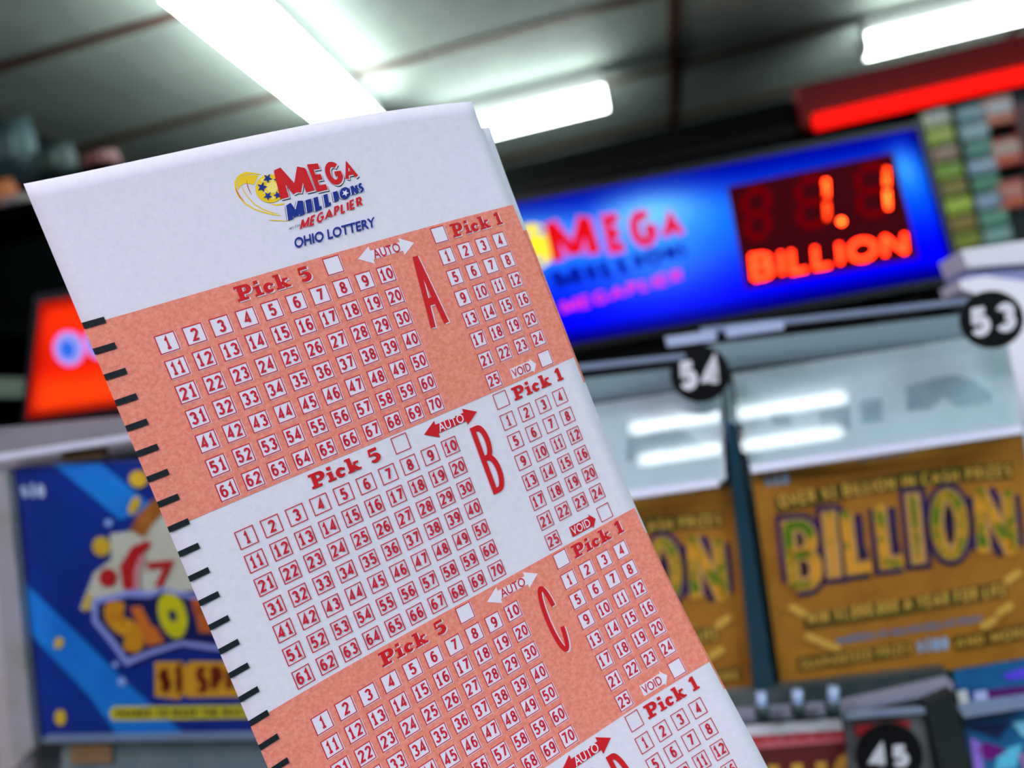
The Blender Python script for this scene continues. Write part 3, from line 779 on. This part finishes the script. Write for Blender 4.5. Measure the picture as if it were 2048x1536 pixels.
mb = MB(); text_quad(mb, 'MEGAPLIER', Zs([(288, 768), (786, 628), (790, 676), (300, 816)]), SG, .0015, .19, .1, .9); mb.build('megaplier_lettering', E_['pink'], js)
mb = MB(); poly_px(mb, disc((1066, 493), 44, 46), SG, .001); bo = mb.build('ball_print', E_['yellow'], js)
mb = MB()
for c, r_ in (((1082, 462), 12), ((1052, 470), 12), ((1050, 505), 12), ((1078, 522), 12)): poly_px(mb, star(c, r_, 10), SG, .0015)
mb.build('ball_star', E_['ltb'], bo)
led = slab('display_window', SG, [(1455, 374), (1785, 305), (1838, 515), (1492, 577)], .002, .003, mat('dark red display window', (16, 1, 3), .6, .03, emit=(58, 0, 6), strength=1.0), js)
M['seg_off'] = emis('dimly glowing off segment', (120, 0, 6), 1.0)  # switched-off segments, given a dim red glow through emission
M['seg_on'] = emis('lit red segment', (255, 52, 13), 34.0)
M['seg_text'] = emis('lit red matrix lettering', (255, 38, 12), 12.0)
def seg8(mb, q, on, t=8.0):
    f = quadmap(q); w_ = math.hypot(q[1][0] - q[0][0], q[1][1] - q[0][1]); h = math.hypot(q[3][0] - q[0][0], q[3][1] - q[0][1])
    sg = {'a': ((.12, 1), (.88, 1)), 'b': ((1, .94), (1, .56)), 'c': ((1, .44), (1, .06)), 'd': ((.12, 0), (.88, 0)), 'e': ((0, .06), (0, .44)), 'f': ((0, .56), (0, .94)), 'g': ((.12, .5), (.88, .5))}
    for k in on:
        v, fc = ribbon([f(*p) for p in sg[k]], t); mb.add([SG.P(x, y, .0035) for x, y in v], fc)
D8 = [Zs([(1042, 322), (1138, 300), (1138, 490), (1060, 508)]), Zs([(1262, 276), (1374, 254), (1384, 440), (1272, 458)]), Zs([(1505, 226), (1622, 204), (1630, 396), (1520, 412)])]
mb = MB()
for q in D8: seg8(mb, q, 'abcdefg', 13)
mb.build('unlit_digit', M['seg_off'], led)
for q in D8[1:]:
    mb = MB(); seg8(mb, q, 'bc', 10); mb.build('lit_digit', M['seg_on'], led)
mb = MB(); poly_px(mb, disc(Zs([(1440, 436)])[0], 6, 6, 12), SG, .0035); mb.build('decimal_point', M['seg_on'], led)
mb = MB(); text_quad(mb, 'BILLION', Zs([(1064, 572), (1704, 478), (1712, 566), (1074, 682)]), SG, .0035, .16, .2, 1.35); mb.build('billion_lettering', M['seg_text'], led)
for x, y in ((800, 775), (1780, 600)):
    a = SG.P(x, y, -.03); MB().box((a.x - .02, a.y - .015, CAM.z + .018), (a.x + .02, a.y + .015, a.z)).build('foot', M['black'], js)

# ------------------------------------------------------------------ red illuminated sign on the left
rs = thing('red_sign', 'red illuminated box sign at the left edge of the slip', 'sign', RD.P(150, 850, -.03))
slab('housing', RD, [(68, 590), (560, 512), (560, 790), (40, 858)], -.001, .05, M['blackgloss'], rs)
m = bpy.data.materials.new('backlit red sign face'); m.use_nodes = True; nt = m.node_tree; nt.nodes.remove(nt.nodes['Principled BSDF'])
e = nt.nodes.new('ShaderNodeEmission'); a_ = nt.nodes.new('ShaderNodeAttribute'); a_.attribute_name = 'print'
nt.links.new(a_.outputs['Color'], e.inputs[0]); e.inputs[1].default_value = 1.15; nt.links.new(e.outputs[0], nt.nodes['Material Output'].inputs[0])
f = quadmap([(80, 604), (550, 530), (550, 770), (52, 838)])
vs = [RD.P(*f(i / 30, 1 - j / 20), .0005) for j in range(21) for i in range(31)]
fs = [(j * 31 + i, (j + 1) * 31 + i, (j + 1) * 31 + i + 1, j * 31 + i + 1) for j in range(20) for i in range(30)]
face = obj('sign_face', vs, fs, m, rs); ca = face.data.color_attributes.new('print', 'FLOAT_COLOR', 'POINT')  # glow bands of the backlight are painted into these colours
for j in range(21):
    for i in range(31):
        s, t = i / 30, j / 20
        c = lerp((150, 20, 8), (255, 48, 10), smooth(0, .14, t)); c = lerp(c, (226, 30, 8), smooth(.2, .5, t) * (1 - smooth(.55, .75, t)))
        c = lerp(c, (255, 62, 14), smooth(.62, .8, t)); c = lerp(c, (130, 14, 6), smooth(.9, 1, t)); c = lerp((140, 12, 6), c, smooth(0, .05, s))
        ca.data[j * 31 + i].color = lin(c)
for c in ((138, 697), (200, 684)):
    for nm, rx, ry, col_, d in (('ring_print', 32, 36, (246, 130, 236), .001), ('disc_print', 27, 31, (150, 160, 250), .0014), ('spot_print', 15, 18, (50, 110, 240), .0018)):
        mb = MB(); poly_px(mb, disc((c[0] - (3 if nm == 'spot_print' else 0), c[1] + (2 if nm == 'spot_print' else 0)), rx, ry, 28, -12), RD, d)
        mb.build(nm, emis('lit ' + nm, col_, 1.0), rs)
a = RD.P(150, 850, -.03); MB().box((a.x - .03, a.y - .015, CAM.z + .018), (a.x + .09, a.y + .02, a.z + .004)).build('foot', M['black'], rs)

# ------------------------------------------------------------------ left dispenser with the blue slots ticket
Zb = lambda pts: [(x / 2.341, 880 + y / 2.341) for x, y in pts]
ld = thing('ticket_dispenser', 'clear acrylic dispenser at the left holding the blue slots ticket', 'ticket dispenser', BL.P(250, 1600, -.02))
M['frost'] = mat('frosted grey acrylic', (112, 116, 118), .3, .6, noise=((140, 136, 140), 14, .35, .65))
slab('back_panel', BL, [(-60, 862), (560, 806), (640, 1620), (20, 1640)], -.012, .006, M['frost'], ld)
slab('top_rail', BL, Zb([(-100, 82), (640, -30), (640, -4), (-100, 112)]), .006, .012, M['railw'], ld)
slab('under_rail_item', BL, Zb([(290, 58), (470, 36), (480, 80), (290, 98)]), .002, .004, mat('brown card edge', (92, 66, 24), .6), ld)  # brown item showing just below the rail
slab('side_wall', BL, Zb([(-60, 150), (30, 150), (160, 1440), (60, 1540), (-10, 1560)]), .004, .010, mat('yellowed clear side wall', (158, 156, 146), .25, .6, noise=((182, 176, 190), 18, .35, .65)), ld)
slab('bottom_tray', BL, Zb([(290, 1404), (1290, 1390), (1290, 1560), (290, 1560)]), .003, .012, mat('grey green tray', (128, 140, 142), .3, .6, noise=((96, 116, 120), 16, .4, .6)), ld)
slab('tray_lip', BL, Zb([(200, 1398), (1290, 1384), (1290, 1404), (200, 1420)]), .007, .004, M['rail'], ld)
slab('tray_label', BL, Zb([(325, 1430), (520, 1425), (524, 1510), (330, 1514)]), .0045, .001, mat('brown tray label', (150, 112, 70), .5), ld)
slab('clear_front', BL, Zb([(-60, 140), (1300, 60), (1330, 1460), (60, 1500)]), .018, .002, M['acrylic'], ld)

tb = thing('scratch_ticket', 'blue scratch ticket with gold coins and SLOTS lettering left of the slip', 'lottery ticket', BL.P(300, 1476))
M['deepblue'] = art('deep blue print', (12, 52, 150), (8, 36, 122), 14)
M['skyblue'] = art('sky blue beam print', (28, 142, 232), (18, 110, 206), 14)
slab('ticket_sheet', BL, [(17, 936), (620, 898), (640, 1470), (81, 1477)], 0, .0008, M['deepblue'], tb)
e = .0003
def pr(name, polys, m_, d, tri=True):
    mb = MB()
    for p in polys: flat_px(mb, p, BL, d)
    return mb.build(name, m_, tb)
pr('beam_print', [Zb([(250, 112), (470, 108), (740, 330), (560, 372)]), Zb([(88, 640), (98, 860), (420, 1200), (560, 1394), (880, 1390), (640, 1180)])], M['skyblue'], e)
pr('burst_print', [Zb([(375, 790), (440, 620), (520, 560), (515, 440), (640, 420), (760, 270), (900, 270), (1000, 700), (700, 720), (450, 800)])], art('cream burst print', (226, 222, 206), (206, 200, 170), 30), 2 * e)
mb = MB(); line_px(mb, Zb([(640, 440), (680, 370), (740, 310), (840, 270)]), 34, BL, 3 * e); mb.build('wheel_print', art('orange brown print', (196, 116, 44), (150, 80, 24), 80), tb)
mb = MB(); line_px(mb, Zb([(600, 700), (600, 600), (640, 520), (700, 480)]), [20, 34, 26, 12], BL, 4 * e); line_px(mb, Zb([(690, 590), (790, 580), (740, 690)]), 14, BL, 4 * e)
poly_px(mb, Zb(disc((505, 645), 42, 45)), BL, 4 * e); mb.build('reel_print', art('red reel print', (196, 28, 26)), tb)
mb = MB(); line_px(mb, Zb([(640, 700), (640, 610), (670, 540)]), 10, BL, 5 * e); mb.build('reel_highlight', art('pink print', (230, 150, 150)), tb)
out = Zb([(432, 745), (560, 715), (640, 695), (700, 712), (760, 690), (900, 725), (1300, 735), (1300, 980), (1000, 985), (850, 962), (700, 1010), (590, 1058), (520, 960), (430, 850)])
inn = Zb([(456, 768), (600, 735), (700, 740), (760, 712), (900, 745), (1290, 755), (1290, 955), (1000, 958), (850, 938), (700, 982), (596, 1022), (540, 940), (456, 840)])
pr('title_outline', [out], art('lavender outline print', (150, 160, 226)), 5 * e)
pr('title_ground', [inn], art('navy ground print', (16, 24, 84)), 6 * e)
for ch, q, m_ in (('S', [(455, 762), (600, 742), (700, 985), (570, 1005)], art('amber letter print', (238, 172, 24), (214, 130, 20), 60)), ('L', [(590, 742), (680, 735), (800, 940), (690, 965)], art('orange letter print', (224, 116, 34))),
                  ('O', [(715, 720), (860, 715), (890, 925), (770, 935)], art('yellow letter print', (236, 216, 20), (200, 190, 16), 60)), ('T', [(860, 742), (1010, 745), (1040, 940), (900, 935)], art('rust letter print', (206, 100, 36)))):
    mb = MB(); f_ = quadmap(Zb(q)); w_, g_ = glyph(ch, .36, 1.3)
    for v, fc in g_: mb.add([BL.P(*f_(a / w_, b), 7 * e) for a, b in v], fc)
    mb.build('title_letter', m_, tb)
pr('prize_ground', [Zb([(725, 1040), (850, 1036), (868, 1060), (890, 1036), (1250, 1040), (1250, 1200), (880, 1206), (860, 1190), (840, 1216), (725, 1200)])], art('amber ground print', (226, 160, 30)), e)
mb = MB(); text_quad(mb, '$1 SPINS', Zb([(740, 1060), (1240, 1056), (1240, 1180), (745, 1190)]), BL, 2 * e, .3, .12); mb.build('prize_lettering', art('dark red print', (120, 26, 12)), tb)
pr('banner_print', [Zb([(515, 1268), (530, 1248), (1280, 1240), (1280, 1300), (530, 1314), (515, 1296)])], art('yellow banner print', (224, 206, 40)), 2 * e)
mb = MB(); text_quad(mb, 'CHANCE TO MAKE THE MAX PRIZE', Zb([(540, 1262), (1270, 1254), (1270, 1288), (540, 1298)]), BL, 3 * e, .26, .16); mb.build('banner_lettering', art('olive lettering print', (70, 66, 20)), tb)
mb = MB(); text_quad(mb, '$10', Zb([(92, 212), (205, 208), (212, 268), (100, 274)]), BL, e, .32, .1); mb.build('price_lettering', art('pale print', (196, 214, 236)), tb)
M['coin'] = art('gold coin print', (240, 200, 50), (220, 170, 30), 80)
for c, rx, ry, ro in (((474, 498), 42, 46, 0), ((648, 182), 44, 40, 0), ((628, 306), 22, 46, 25), ((275, 950), 20, 28, 20), ((282, 1300), 26, 38, 0), ((410, 760), 16, 46, 20)):
    mb = MB(); poly_px(mb, Zb(disc(c, rx, ry, 20, ro)), BL, 3 * e); mb.build('coin_print', M['coin'], tb)
mb = MB(); poly_px(mb, Zb(disc((508, 388), 18, 18, 12)), BL, 3 * e); poly_px(mb, Zb(disc((570, 1130), 20, 20, 12)), BL, 3 * e); poly_px(mb, Zb(disc((540, 1050), 14, 14, 12)), BL, 3 * e)
mb.build('sparkle_print', art('lilac print', (160, 184, 250)), tb)

# ------------------------------------------------------------------ lower row at the right
Zl = lambda pts: [(1340 + x / 2.893, 1280 + y / 2.893) for x, y in pts]
LW_ = Plane(1720, 1480, .325, (.09, -.99, -.05))
dl = thing('ticket_dispenser', 'lower dispenser with a clear lid marked 45 below the gold tickets', 'ticket dispenser', LW_.P(1700, 1700, -.02))
slab('back_panel', LW_, Zl([(200, 330), (1600, 170), (1720, 900), (300, 900)]), -.012, .006, mat('dark grey green panel', (52, 66, 66), .4, .5, noise=((92, 100, 96), 20, .45, .65)), dl)
slab('top_rail', LW_, Zl([(380, 442), (990, 398), (1640, 250), (1645, 290), (1000, 430), (380, 474)]), .004, .008, mat('lavender grey rail', (138, 142, 160), .25, .6), dl)
slab('header_strip', LW_, Zl([(430, 500), (990, 458), (1000, 520), (440, 556)]), .002, .001, M['white'], dl)
slab('lid', LW_, Zl([(1010, 430), (1475, 398), (1560, 900), (1040, 900)]), .008, .002, M['acrylic'], dl)
slab('lid_edge', LW_, Zl([(1010, 430), (1475, 398), (1480, 424), (1012, 462)]), .010, .003, M['rail'], dl)
slab('lid_panel', LW_, Zl([(1020, 470), (1460, 430), (1540, 900), (1040, 900)]), .0055, .0012, M['frost'], dl)
slab('red_label', LW_, Zl([(1070, 500), (1390, 468), (1395, 505), (1130, 535), (1090, 560), (1078, 560)]), .007, .001, mat('red label', (176, 44, 44), .5), dl)
sticker('45', Zl([(1270, 672)])[0], 67, 66, LW_, .014, dl, Zl([(1150, 612), (1380, 606), (1388, 735), (1158, 742)]))
for a, b in (((525, 300), (535, 450)), ((735, 285), (742, 432)), ((945, 268), (940, 425))):
    p, q = Zl([a, b]); MB().tube(LW_.P(*p, .012), LW_.P(*q, .012), .0022).build('peg', mat('pale acrylic peg', (150, 178, 206), .2, .7), dl, True)
    p2 = Zl([(b[0] - 4, b[1] - 70), (b[0], b[1])]); MB().tube(LW_.P(*p2[0], .0125), LW_.P(*p2[1], .0125), .003).build('peg_sleeve', mat('dark teal sleeve', (30, 58, 58), .4), dl, True)
tl = thing('scratch_ticket', 'dark red scratch ticket with gold letters at the bottom beside sticker 45', 'lottery ticket', LW_.P(1600, 1560))
slab('ticket_sheet', LW_, Zl([(440, 556), (1000, 520), (1100, 900), (540, 900)]), .001, .0008, art('maroon ticket', (104, 40, 36), (84, 30, 30), 20), tl)
mb = MB(); flat_px(mb, Zl([(445, 560), (1005, 524), (1012, 590), (462, 632)]), LW_, .0015); mb.build('pink_band', art('pink band print', (222, 120, 124), (200, 90, 96), 60), tl)
mb = MB(); text_quad(mb, 'WIN UP TO ONE MILLION', Zl([(470, 562), (1000, 526), (1006, 562), (476, 600)]), LW_, .002, .24, .14); mb.build('band_lettering', art('red band lettering', (206, 44, 50)), tl)
mb = MB(); text_quad(mb, 'LLION', Zl([(560, 690), (1280, 640), (1310, 880), (580, 930)]), LW_, .002, .3, .16); mb.build('title_lettering', art('gold title lettering', (206, 160, 60)), tl)
# far right lower ticket
dr = thing('ticket_dispenser', 'dispenser at the bottom right corner holding the blue and purple ticket', 'ticket dispenser', LW_.P(2040, 1600, -.02))
slab('side_post', LW_, Zl([(1480, 370), (1640, 300), (1790, 900), (1600, 900)]), .010, .010, mat('dark green black post', (24, 34, 34), .3, .6), dr)
slab('rail', LW_, Zl([(1690, 420), (2200, 345), (2205, 372), (1700, 450)]), .012, .008, M['rail'], dr)
tr = thing('scratch_ticket', 'blue and purple shard patterned scratch ticket in the bottom right corner', 'lottery ticket', LW_.P(2060, 1560))
slab('ticket_sheet', LW_, Zl([(1640, 180), (2200, 90), (2300, 900), (1780, 900)]), .0, .0008, art('teal blue ticket', (26, 120, 170), (16, 60, 110), 22), tr)
for pts, col_ in (([(1830, 290), (2200, 250), (2200, 340), (1850, 370)], (84, 10, 96)), ([(1920, 200), (2200, 110), (2200, 200), (1960, 235)], (90, 70, 220)), ([(1655, 300), (1715, 285), (1730, 360), (1680, 380)], (206, 214, 206)),
                   ([(1760, 300), (1830, 290), (1850, 370), (1770, 380)], (170, 190, 226)), ([(1700, 500), (1980, 470), (1900, 580)], (10, 40, 80)), ([(1980, 480), (2200, 440), (2200, 560), (2040, 560)], (130, 206, 230)),
                   ([(1820, 590), (1960, 640), (1850, 700), (1760, 640)], (110, 10, 120)), ([(1740, 560), (1800, 600), (1830, 900), (1770, 900)], (170, 130, 240)), ([(1900, 640), (2040, 600), (2000, 740), (1880, 760)], (90, 200, 230)), ([(2010, 660), (2200, 640), (2200, 760), (2060, 780)], (160, 120, 170))):
    mb = MB(); flat_px(mb, Zl(pts), LW_, .0004); mb.build('shard_print', art('shard print', col_), tr)

# ------------------------------------------------------------------ black gantry with red canopy over the back counter
GY = 2.2
gz0, gz1 = CAM.z + .58, CAM.z + .76
ga = thing('overhead_gantry', 'black overhead cabinet row behind the jackpot sign', 'cabinet', (-.5, GY + .2, gz0))
bevel(MB().box((-1.27, GY, gz0), (.46, YB - .002, gz1)).build('body', M['black'], ga), .01)
MB().box((-1.27, GY - .012, gz0 + .08), (.46, GY, gz0 + .10)).build('trim_strip', M['blackgloss'], ga)
rc = thing('red_canopy', 'dark red canopy fascia above the packet rack with a glowing red light strip', 'canopy', (1.4, GY + .2, gz0))
bevel(MB().box((.475, GY, CAM.z + .665), (2.4, GY + .05, CAM.z + .79)).build('fascia', mat('red fascia laminate', (150, 26, 20), .5), rc), .008)
MB().box((.475, GY + .051, CAM.z + .665), (2.4, YB - .002, CAM.z + .78)).build('canopy_body', M['black'], rc)
mb = MB().tube((.50, GY - .035, CAM.z + .668), (2.4, GY - .035, CAM.z + .668), .0215, 16); mb.build('light_tube', emis('red light tube', (255, 22, 14), 1.4), rc, True)
MB().box((.50, GY - .018, CAM.z + .655), (2.4, GY - .001, CAM.z + .68)).build('tube_mount', M['blackgloss'], rc)

# packet rack at the right
RK = Plane(1950, 350, 1.55, (0, -1, 0))
rk = thing('packet_rack', 'dark peg rack of coloured packets right of the jackpot sign', 'display rack', RK.P(1980, 520, -.03))
a = RK.P(1840, 226, -.04); b = RK.P(2300, 226, -.04)
MB().box((a.x, a.y, 0), (b.x, a.y + .03, a.z)).build('backboard', mat('dark rack board', (30, 42, 42), .6), rk)
def packet(px, py, w_, h, c1, c2, label, n):
    p = RK.P(px, py); t = thing('packet', label, 'packet', (p.x, p.y, p.z - h / 2), n)
    bevel(MB().box((p.x - w_ / 2, p.y - .012, p.z - h / 2), (p.x + w_ / 2, p.y + .012, p.z + h / 2)).build('pack_body', mat('packet', c1, .4), t), .003)
    MB().box((p.x - w_ / 2 + .003, p.y - .0135, p.z - h * .12), (p.x + w_ / 2 - .003, p.y - .012, p.z + h * .34)).build('pack_label', mat('packet label', c2, .4), t)
    MB().tube((p.x, p.y - .02, p.z + h * .47), (p.x, p.y + .045, p.z + h * .47), .002, 8).build('peg', M['rail'], t)
colA = [('white and pale green', (237, 250, 189), (250, 250, 250)), ('yellow green', (189, 232, 79), (245, 250, 115)), ('brown', (189, 152, 115), (220, 189, 152)), ('lime', (176, 225, 42), (152, 201, 30)),
        ('olive brown', (157, 152, 42), (189, 164, 54)), ('bright lime', (201, 250, 54), (230, 250, 79)), ('mustard brown', (189, 159, 54), (176, 147, 42)), ('olive green', (176, 189, 35), (157, 176, 30))]
pos = ['at the top of', 'second down in', 'third down in', 'fourth down in', 'fifth down in', 'sixth down in', 'seventh down in', 'at the foot of']
for k, (nm, c1, c2) in enumerate(colA):
    packet(1872 + k * 8.6, 240 + k * 34.5, .046, .031, c1, c2, f'{nm} packet {pos[k]} the yellow green column by the sign', 'packets in the yellow green column')
colB = [('grey teal', (152, 201, 208), (189, 225, 230)), ('pale aqua', (189, 237, 237), (213, 250, 250)), ('sea green', (91, 176, 147), (140, 201, 176)), ('pale blue', (176, 213, 237), (201, 237, 250)),
        ('green', (79, 171, 123), (115, 189, 147)), ('pale slate blue', (169, 206, 230), (189, 225, 245)), ('light green', (108, 189, 147), (140, 208, 171)), ('pale aqua green', (140, 201, 184), (176, 225, 213))]
for k, (nm, c1, c2) in enumerate(colB):
    packet(1938 + k * 7.6, 231 + k * 34.5, .052, .031, c1, c2, f'{nm} packet {pos[k]} the middle blue green column', 'packets in the blue green column')
for k, (x, y, c1, c2, nm) in enumerate(((1994, 224, (250, 152, 103), (250, 250, 250), 'at the top of'), (2008, 306, (250, 108, 64), (245, 213, 189), 'second down in'), (2018, 390, (250, 118, 74), (245, 164, 140), 'at the foot of'))):
    packet(x, y, .052, .055, c1, c2, f'orange packet with pale top {nm} the right column', 'orange packets in the right column')
packet(2046, 270, .03, .12, (130, 16, 16), (90, 10, 12), 'tall dark red packet at the right edge of the photo', 'orange packets in the right column')

# ------------------------------------------------------------------ dark shelving at the left
M['shelfblack'] = mat('black shelf board', (5, 9, 10), .95, .02)
sh = thing('wall_shelving', 'black shelving along the left wall behind the slip', 'shelving', (-1.5, 2.3, 0))
MB().box((-1.68, 1.05, 0), (-1.64, 2.9, CAM.z + .80)).build('back_board', M['shelfblack'], sh)
MB().box((-1.64, 2.86, 0), (-1.30, 2.9, CAM.z + .72)).build('end_board', M['shelfblack'], sh)
for z, m_ in ((CAM.z + .38, M['shelfblack']), (CAM.z + .17, M['shelfblack']), (CAM.z - .25, M['shelf']), (CAM.z - .7, M['shelfblack'])):
    MB().box((-1.64, 1.05, z - .02), (-1.30, 2.859, z)).build('shelf_board', m_, sh)
MB().box((-1.335, 1.0, CAM.z + .225), (-1.30, 2.859, CAM.z + .265)).build('price_rail', M['shelf'], sh)
MB().box((-1.639, 1.45, CAM.z + .685), (-1.08, 1.72, CAM.z + .707)).build('shelf_board', M['shelfblack'], sh)
MB().box((-1.639, 1.30, CAM.z + .58), (-1.16, 1.43, CAM.z + .60)).build('shelf_board', M['shelfblack'], sh)
def pouch(px, py, z_, w_, h, c1, c2, label):
    p = at(px, py, z_)
    t = thing('goods_pouch', label, 'pouch', (p.x, p.y, p.z - h / 2), 'goods on the left shelving')
    mb = MB(); N = 8; M_ = 6; vs = []
    for s in (1, -1):
        for j in range(M_ + 1):
            for i in range(N + 1):
                a_, b_ = i / N * 2 - 1, j / M_ * 2 - 1
                vs.append((p.x + a_ * w_ / 2, p.y - s * .035 * (1 - a_ ** 4) * (1 - b_ ** 4), p.z + b_ * h / 2))
    n = (N + 1) * (M_ + 1); fs = []
    for s in (0, 1):
        for j in range(M_):
            for i in range(N):
                q = [s * n + j * (N + 1) + i, s * n + j * (N + 1) + i + 1, s * n + (j + 1) * (N + 1) + i + 1, s * n + (j + 1) * (N + 1) + i]
                fs.append(tuple(q if s == 0 else q[::-1]))
    mb.add(vs, fs).build('pouch_body', mat('pouch film', c1, .4), t, True)
    MB().box((p.x - w_ * .3, p.y - .0365, p.z - h * .2), (p.x + w_ * .3, p.y - .034, p.z + h * .15)).build('pouch_label', mat('pouch label', c2, .4), t)
pouch(30, 300, 1.75, .10, .14, (84, 116, 120), (130, 165, 165), 'grey teal pouch on the upper left shelving, nearest the ceiling')
pouch(112, 330, 1.75, .10, .09, (66, 90, 86), (96, 124, 112), 'grey green pouch just left of the slip top edge')
pouch(206, 326, 1.75, .08, .05, (120, 70, 74), (190, 120, 116), 'small pink pouch showing over the slip top edge')
pouch(4, 396, 1.6, .06, .075, (190, 110, 50), (220, 150, 80), 'orange pouch at the left edge of the photo')
pouch(46, 408, 1.6, .075, .035, (170, 166, 160), (206, 196, 190), 'white pouch beside the orange pouch at the left edge')
